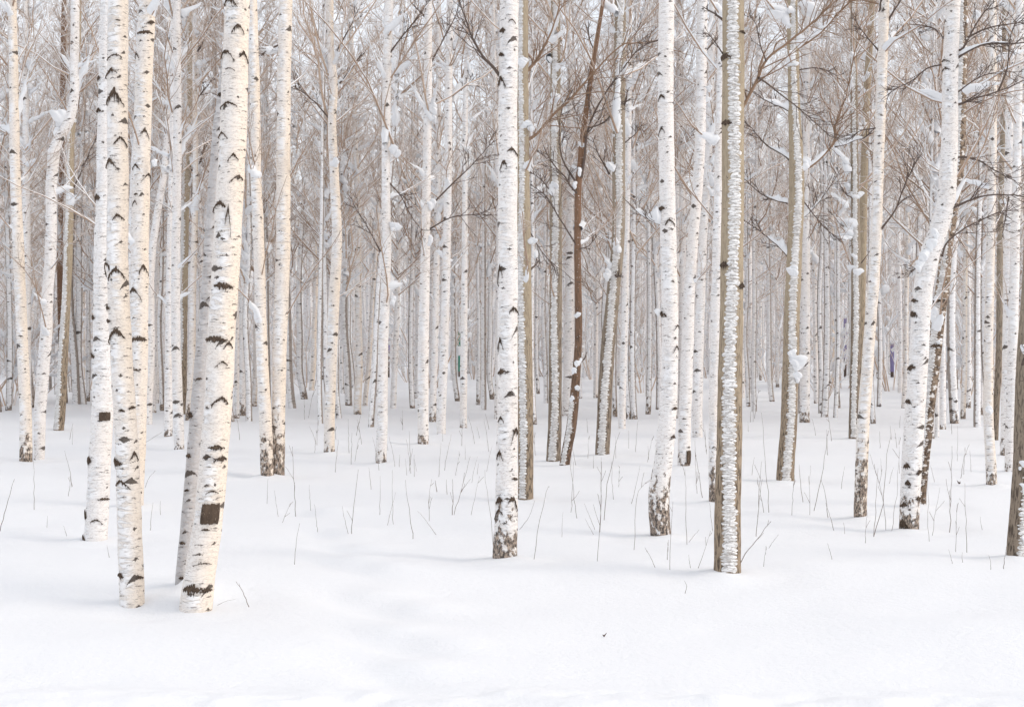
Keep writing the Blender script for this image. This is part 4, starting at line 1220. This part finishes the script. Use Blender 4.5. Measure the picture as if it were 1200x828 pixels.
# ----------------------------------------------------------------- bare stems in the snow
STEMS = [
    # foot x, foot y, then further points
    ([(345, 661), (347, 640), (352, 612)], 1.3), ([(346.5, 605), (345, 570), (343, 522)], 1.6), ([(412, 625), (415, 590), (419.5, 550)], 1.5), ([(408, 625), (403, 605), (401, 593)], 1.1), ([(372, 623), (371, 608), (369.6, 590)], 1.1), ([(484, 631), (480, 605), (474, 563)], 1.6), ([(511, 626), (500, 610), (490, 598)], 1.1), ([(530, 603), (531, 585), (531, 560)], 1.8), ([(532, 603), (542, 570), (551, 533)], 1.3), ([(578, 640), (574, 600), (568, 550)], 1.2), ([(461, 614), (460, 585), (460, 550)], 1.1), ([(454, 615), (459, 595), (464, 576)], 0.9), ([(445, 603), (446, 580), (446, 557)], 1.0), ([(364, 598), (363, 583), (362, 568)], 1.0), ([(331, 612), (335, 600), (339, 590)], 0.9), ([(326, 605), (323, 590), (320, 575)], 0.9), ([(313, 590), (314, 575), (315, 560)], 0.9), ([(552, 603), (557, 580), (562, 558)], 0.9), ([(512, 576), (511, 568), (511, 562)], 1.8), ([(524, 579), (523, 570), (523, 562)], 1.4), ([(503, 610), (503, 585), (506, 560)], 1.1),
    ([(626, 654), (631, 615), (642, 573), (644, 572)], 1.3), ([(609, 620), (620, 604), (627, 585)], 1.1), ([(658.5, 629), (659, 612), (660, 600)], 0.8), ([(700, 657), (703, 600), (705, 535)], 1.1), ([(703, 622), (704, 585), (705, 540)], 1.4), ([(708, 609), (710, 570), (718, 535), (725, 505)], 1.6), ([(676, 607), (672, 575), (668, 520)], 1.3), ([(669, 600), (671, 570), (672, 540)], 1.1), ([(719, 585), (717, 565), (716, 540)], 1.0), ([(743, 644), (744, 610), (745, 582), (752, 570), (762, 560)], 1.2), ([(740, 590), (745, 570), (750, 545)], 1.1), ([(767, 663), (761, 650), (755, 640)], 1.1), ([(785, 664), (787, 630), (790, 590)], 1.2), ([(782, 655), (782, 642), (782, 630)], 1.3), ([(805, 637), (804, 595), (803, 550)], 1.3), ([(808, 634), (813, 626), (818, 619)], 1.0), ([(819, 663), (826, 645), (833, 622)], 1.1), ([(835, 621), (834, 605), (833, 590)], 1.1), ([(823, 582), (819, 555), (815, 530)], 1.4), ([(817, 578), (816, 555), (816, 530)], 1.1), ([(869, 657), (876, 645), (888, 632), (904, 611)], 2.2), ([(886, 628), (888, 595), (891, 560)], 1.5), ([(888, 605), (890, 570), (893, 540)], 1.3), ([(895, 600), (892, 580), (889, 560)], 1.1), ([(809, 664), (807, 655), (806, 648)], 1.1), ([(697, 620), (691, 605), (685, 590)], 1.0), ([(695, 625), (690, 616), (686, 608)], 0.9),
    ([(901, 600), (897, 550), (891, 484)], 1.3), ([(928, 603), (929, 580), (931, 556)], 1.1), ([(941, 588), (939, 565), (938, 545)], 1.4), ([(954, 598), (961, 565), (966, 530), (967, 508)], 1.5), ([(970, 604), (967, 580), (962, 560)], 1.4), ([(977, 621), (974, 605), (970, 590)], 1.2), ([(949, 602), (949, 575), (950, 545)], 0.9), ([(975, 655), (973, 645), (971, 637)], 1.1), ([(895, 662), (896, 650), (898, 640)], 1.0), ([(901, 642), (905, 633), (910, 624)], 0.9), ([(1014, 636), (1015, 618), (1017, 600)], 1.1), ([(1024, 628), (1034, 595), (1036, 560), (1043, 513)], 1.8), ([(1024, 625), (1026, 590), (1027, 548)], 1.4), ([(1038, 620), (1034, 580), (1021, 532)], 1.2), ([(1045, 622), (1050, 580), (1055, 530)], 1.1), ([(1089, 634), (1089, 600), (1090, 560)], 1.0), ([(1093, 625), (1095, 600), (1099, 570)], 1.0), ([(1113, 621), (1115, 575), (1117, 523)], 1.7), ([(1120, 645), (1121, 620), (1122, 590)], 1.2), ([(1133, 645), (1133, 610), (1133, 566)], 1.5), ([(1126, 560), (1129, 540), (1136, 520)], 1.2), ([(1138, 552), (1138, 540), (1138, 528)], 0.9), ([(1116, 660), (1116, 652), (1116, 645)], 1.0), ([(1161, 667), (1160, 658), (1157, 649)], 1.1), ([(1176, 666), (1177, 652), (1179, 638)], 1.6), ([(1151, 620), (1151, 613), (1152, 606)], 0.9), ([(1128, 658), (1128, 653), (1129, 647)], 1.0), ([(990, 625), (989, 618), (987, 611)], 1.0),
    ([(0, 622), (5, 595), (13, 562)], 1.9), ([(40, 597), (39, 570), (38, 533)], 1.3), ([(80, 581), (82, 570), (82, 558)], 1.0), ([(55, 618), (55, 611), (55, 604)], 1.0), ([(78, 627), (77, 621), (76, 615)], 1.0), ([(128, 653), (126, 646), (124, 639)], 1.1), ([(176, 621), (178, 605), (181, 588)], 1.2), ([(188, 603), (187, 595), (187, 587)], 1.1), ([(170, 571), (173, 561), (180, 552)], 1.0), ([(291, 709), (284, 694), (275, 682)], 1.8), ([(256, 708), (266, 703), (278, 700)], 0.9), ([(803, 694), (805, 687), (803, 681)], 1.3), ([(160, 523), (172, 517), (190, 506)], 1.2), ([(108, 457), (100, 450), (92, 438)], 1.2),
]
rng = np.random.default_rng(123)
for _ in range(120):
    px = rng.choice([rng.uniform(330, 600), rng.uniform(610, 900), rng.uniform(880, 1190), rng.uniform(20, 330)], p=[0.38, 0.3, 0.24, 0.08])
    py = rng.uniform(487, 575)
    h = rng.uniform(10, 42)
    l = rng.normal() * 0.14 * h
    STEMS.append(([(px, py), (px + l * 0.4, py - h * 0.5), (px + l, py - h)], rng.uniform(0.7, 1.1)))

bys = {}
for i, (pts, w) in enumerate(STEMS):
    fx, fy = pts[0]
    D = hit(fx, fy)
    s = D / F
    P = np.array([at(px, py, D) for px, py in pts])
    P[:, 1] += np.linspace(0, rng.uniform(-0.1, 0.1), len(P))
    n = len(pts)
    tt = np.linspace(0, n - 1, 9)
    X = np.stack([catmull(tt, np.arange(n), P[:, k]) for k in range(3)], -1)
    Lm = np.linalg.norm(X[-1] - X[0])
    X[1:] += rng.normal(size=X[1:].shape) * 0.006 * Lm
    z0 = gz(X[0, 0], X[0, 1])
    base = np.array([X[0, 0], X[0, 1], z0])
    X[:, 2] += z0 - X[0, 2]
    X = np.concatenate([[X[0] - (X[1] - X[0]) * 0.5], X])
    R = 0.5 * w * 0.48 * s * np.linspace(1.15, 0.45, len(X))
    parts = [tubes(X[None], R[None], 5)]
    forked = rng.random() < 0.42 and Lm > 22 * s
    if forked:
        P2, R2 = grow(X[None, 2:], R[None, 2:], int(rng.integers(1, 4)), (0.15 * Lm, 0.38 * Lm), (0.3, 0.7), 0.06, 5, rng, 0.1, 0.75, 0.28 * s, 0.1)
        parts.append(tubes(P2, R2, 4))
    V, Q = cat(parts)
    o = mesh_obj('bare_sapling', V - base, Q, M_STEM)
    o.location = base
    lean = (pts[-1][0] - fx) / max(1, fy - pts[-1][1])
    shape = 'leaning' if abs(lean) > 0.28 else 'upright'
    size = 'tall' if Lm / s > 55 else ('short' if Lm / s < 24 else 'thin')
    an = min(ANCH, key=lambda q: abs(q[1] - fx) + 0.6 * abs(q[2] - fy))
    side = 'left' if fx < an[1] else 'right'
    bys.setdefault((an[0], side), []).append((math.hypot(fx - an[1], fy - an[2]), o, f'{size} {shape}', forked))
    tag(o, None, 'sapling', 'bare thin saplings poking out of the snow')
for (an, side), lst in bys.items():
    lst.sort(key=lambda q: q[0])
    for k, (_, o, ad, fk) in enumerate(lst):
        o['label'] = f'{ad} {"forked" if fk else "bare"} sapling in snow, {ORD[min(k, 29)]} {side} of the {an}'

# two scraps of dead leaf on the snow
for px, py, lab in ((708, 746, 'tiny dark seed scrap lying on the open front snow'), (1124, 566, 'curled brown leaf scrap on snow among the right-hand stems')):
    D = hit(px, py)
    c = at(px, py, D)
    V, Q = blobs(np.array([[0, 0, 0.008]]), np.array([[2.6 * D / F, 1.5 * D / F, 1.2 * D / F]]), rng, CS3, 0.3)
    V[:, 2] += 4.0 * V[:, 0] ** 2 / (D / F) * 0.08
    o = mesh_obj('leaf_scrap', V, Q, M_BRANCH)
    o.location = (c[0], D, gz(c[0], D))
    tag(o, lab, 'leaf')

# ----------------------------------------------------------------- painted posts glimpsed far back
POSTS = [(1045.5, 438, 402, 4.5, M_PURPLE, 'purple', 'purple painted post with dark foot, far back left of the sunlit kinked birch'),
         (455, 412, 395, 4, M_PURPLE, 'purple', 'short purple painted post far back behind the upright slim birch'),
         (990.5, 420, 372, 3.8, M_PURPLE, 'purple', 'tall purple painted post far back between two thin olive aspens'),
         (538.5, 436, 388, 3.6, M_GREEN, 'green', 'green painted post with snow cap, far back right of the clean slim birch'),
         (903, 452, 432, 3.0, M_GREEN, 'green', 'short green painted post far back left of the snow-laden aspen')]
for px, y1, y0, w, m, cn, lab in POSTS:
    D = 80.0
    s = D / F
    x = (px - CX) * s
    zg = gz(x, D)
    zt = CAMZ - (y0 - CY) * s
    zb = CAMZ - (y1 - CY) * s
    root = empty('painted_post', (x, D, zg))
    tag(root, lab, 'post', 'painted posts glimpsed between the far trunks')
    hh = zt - zg
    P = np.array([[[0, 0, max(zb - zg, 0.3)], [0, 0, hh * 0.8], [0, 0, hh - 0.03], [0, 0, hh]]])
    V, Q = tubes(P, np.array([[0.5 * w * s, 0.5 * w * s, 0.5 * w * s, 0.30 * w * s]]), 10)
    mesh_obj('shaft', V, Q, m, parent=root)
    P = np.array([[[0, 0, -0.3], [0, 0, max(zb - zg, 0.3) + 0.02]]])
    V, Q = tubes(P, np.array([[0.42 * w * s, 0.42 * w * s]]), 10)
    mesh_obj('foot', V, Q, M_BRANCH, parent=root)
    V, Q = blobs(np.array([[0, 0, hh + 0.03]]), np.array([[0.7 * w * s, 0.7 * w * s, 0.9 * w * s]]), rng, CS6, 0.12)
    mesh_obj('snow_cap', V, Q, M_CLUMP, parent=root)

# ----------------------------------------------------------------- ground mesh
ysp = spaced([(-40, 3, 12), (3, 5.6, 20), (5.6, 7.4, 60), (7.4, 14, 130), (14, 26, 90), (26, 60, 80), (60, 200, 70), (200, 900, 30)])
xsp = spaced([(-600, -120, 16), (-120, -30, 40), (-30, -7, 70), (-7, 7, 280), (7, 30, 70), (30, 120, 40), (120, 600, 16)])
X, Y = np.meshgrid(xsp, ysp)
# little collars of drifted snow hugging the nearer trunks
Z = ground(X, Y)
for T in TREES:
    fx, fy, fw = T['p'][-1]
    D = hit(fx, fy)
    if D < 28:
        x = (fx - CX) / F * D
        r = 0.5 * fw * D / F
        dd = np.hypot(X - x, Y - D)
        Z += 0.025 * np.exp(-((dd - r) / 0.10) ** 2) * (0.6 + 0.4 * np.sin(np.arctan2(Y - D, X - x) + fx)) - 0.02 * np.exp(-((dd - r - 0.3) / 0.2) ** 2)
V = np.stack([X, Y, Z], -1).reshape(-1, 3)
ny, nx = X.shape
i = np.arange(ny - 1)[:, None] * nx
k = np.arange(nx - 1)[None]
Q = np.stack([i + k, i + k + 1, i + nx + k + 1, i + nx + k], -1).reshape(-1, 4)
gr = mesh_obj('snow_ground', V, Q, M_SNOW)
tag(gr, 'smooth deep snow covering the forest floor', 'snow', None, 'structure')

# ----------------------------------------------------------------- sky, sun, camera
SUN_DIR = Vector((0.80, -0.22, 0.62)).normalized()
el = math.asin(SUN_DIR.z)
rot = math.atan2(SUN_DIR.x, SUN_DIR.y)
w = bpy.data.worlds.new('World')
S.world = w
w.use_nodes = True
t = w.node_tree
t.nodes.clear()
wo = t.nodes.new('ShaderNodeOutputWorld')
bg = t.nodes.new('ShaderNodeBackground')
sk = t.nodes.new('ShaderNodeTexSky')
sk.sky_type = 'NISHITA'
sk.sun_disc = False
sk.sun_elevation = el
sk.sun_rotation = rot
sk.air_density = 1.0
sk.dust_density = 3.0
sk.ozone_density = 1.0
hs = t.nodes.new('ShaderNodeHueSaturation')
hs.inputs['Saturation'].default_value = 0.62
t.links.new(sk.outputs[0], hs.inputs['Color'])
# thin even cloud over most of the sky, with a few paler and bluer breaks
tc = t.nodes.new('ShaderNodeTexCoord')
cn = t.nodes.new('ShaderNodeTexNoise')
cn.inputs['Scale'].default_value = 2.2
cn.inputs['Detail'].default_value = 5
t.links.new(tc.outputs['Generated'], cn.inputs['Vector'])
mr = t.nodes.new('ShaderNodeMapRange')
mr.inputs[1].default_value = 0.35
mr.inputs[2].default_value = 0.65
mr.inputs[3].default_value = 0.55
mr.inputs[4].default_value = 0.85
t.links.new(cn.outputs[0], mr.inputs[0])
mx = t.nodes.new('ShaderNodeMix')
mx.data_type = 'RGBA'
mx.inputs[7].default_value = (4.45, 4.5, 4.65, 1)
t.links.new(mr.outputs[0], mx.inputs[0])
t.links.new(hs.outputs[0], mx.inputs[6])
t.links.new(mx.outputs[2], bg.inputs['Color'])
bg.inputs['Strength'].default_value = 0.15
t.links.new(bg.outputs[0], wo.inputs['Surface'])

sun = bpy.data.lights.new('sun', 'SUN')
sun.energy = 0.5
sun.angle = math.radians(24)
sun.color = (1.0, 0.89, 0.77)
so = bpy.data.objects.new('sun', sun)
so.rotation_euler = (-SUN_DIR).to_track_quat('-Z', 'Y').to_euler()
so.location = (20, -10, 12)
COL.objects.link(so)

cam = bpy.data.cameras.new('camera')
cam.sensor_width = 36
cam.lens = F / 1200 * 36
cam.clip_end = 3000
cam.clip_start = 0.1
co = bpy.data.objects.new('camera', cam)
co.location = (0, 0, CAMZ)
co.rotation_euler = (math.radians(90), 0, 0)
COL.objects.link(co)
S.camera = co

S.view_settings.view_transform = 'Standard'
S.view_settings.look = 'None'
S.view_settings.gamma = 1.0
S.view_settings.exposure = 0.80
S.view_settings.use_curve_mapping = False
S.cycles.max_bounces = 12
S.cycles.diffuse_bounces = 9
S.cycles.glossy_bounces = 2
S.cycles.use_adaptive_sampling = True
S.cycles.adaptive_threshold = 0.02
S.cycles.use_denoising = True
S.cycles.denoiser = 'OPENIMAGEDENOISE'
S.cycles.denoising_input_passes = 'RGB_ALBEDO_NORMAL'
S.cycles.denoising_prefilter = 'ACCURATE'
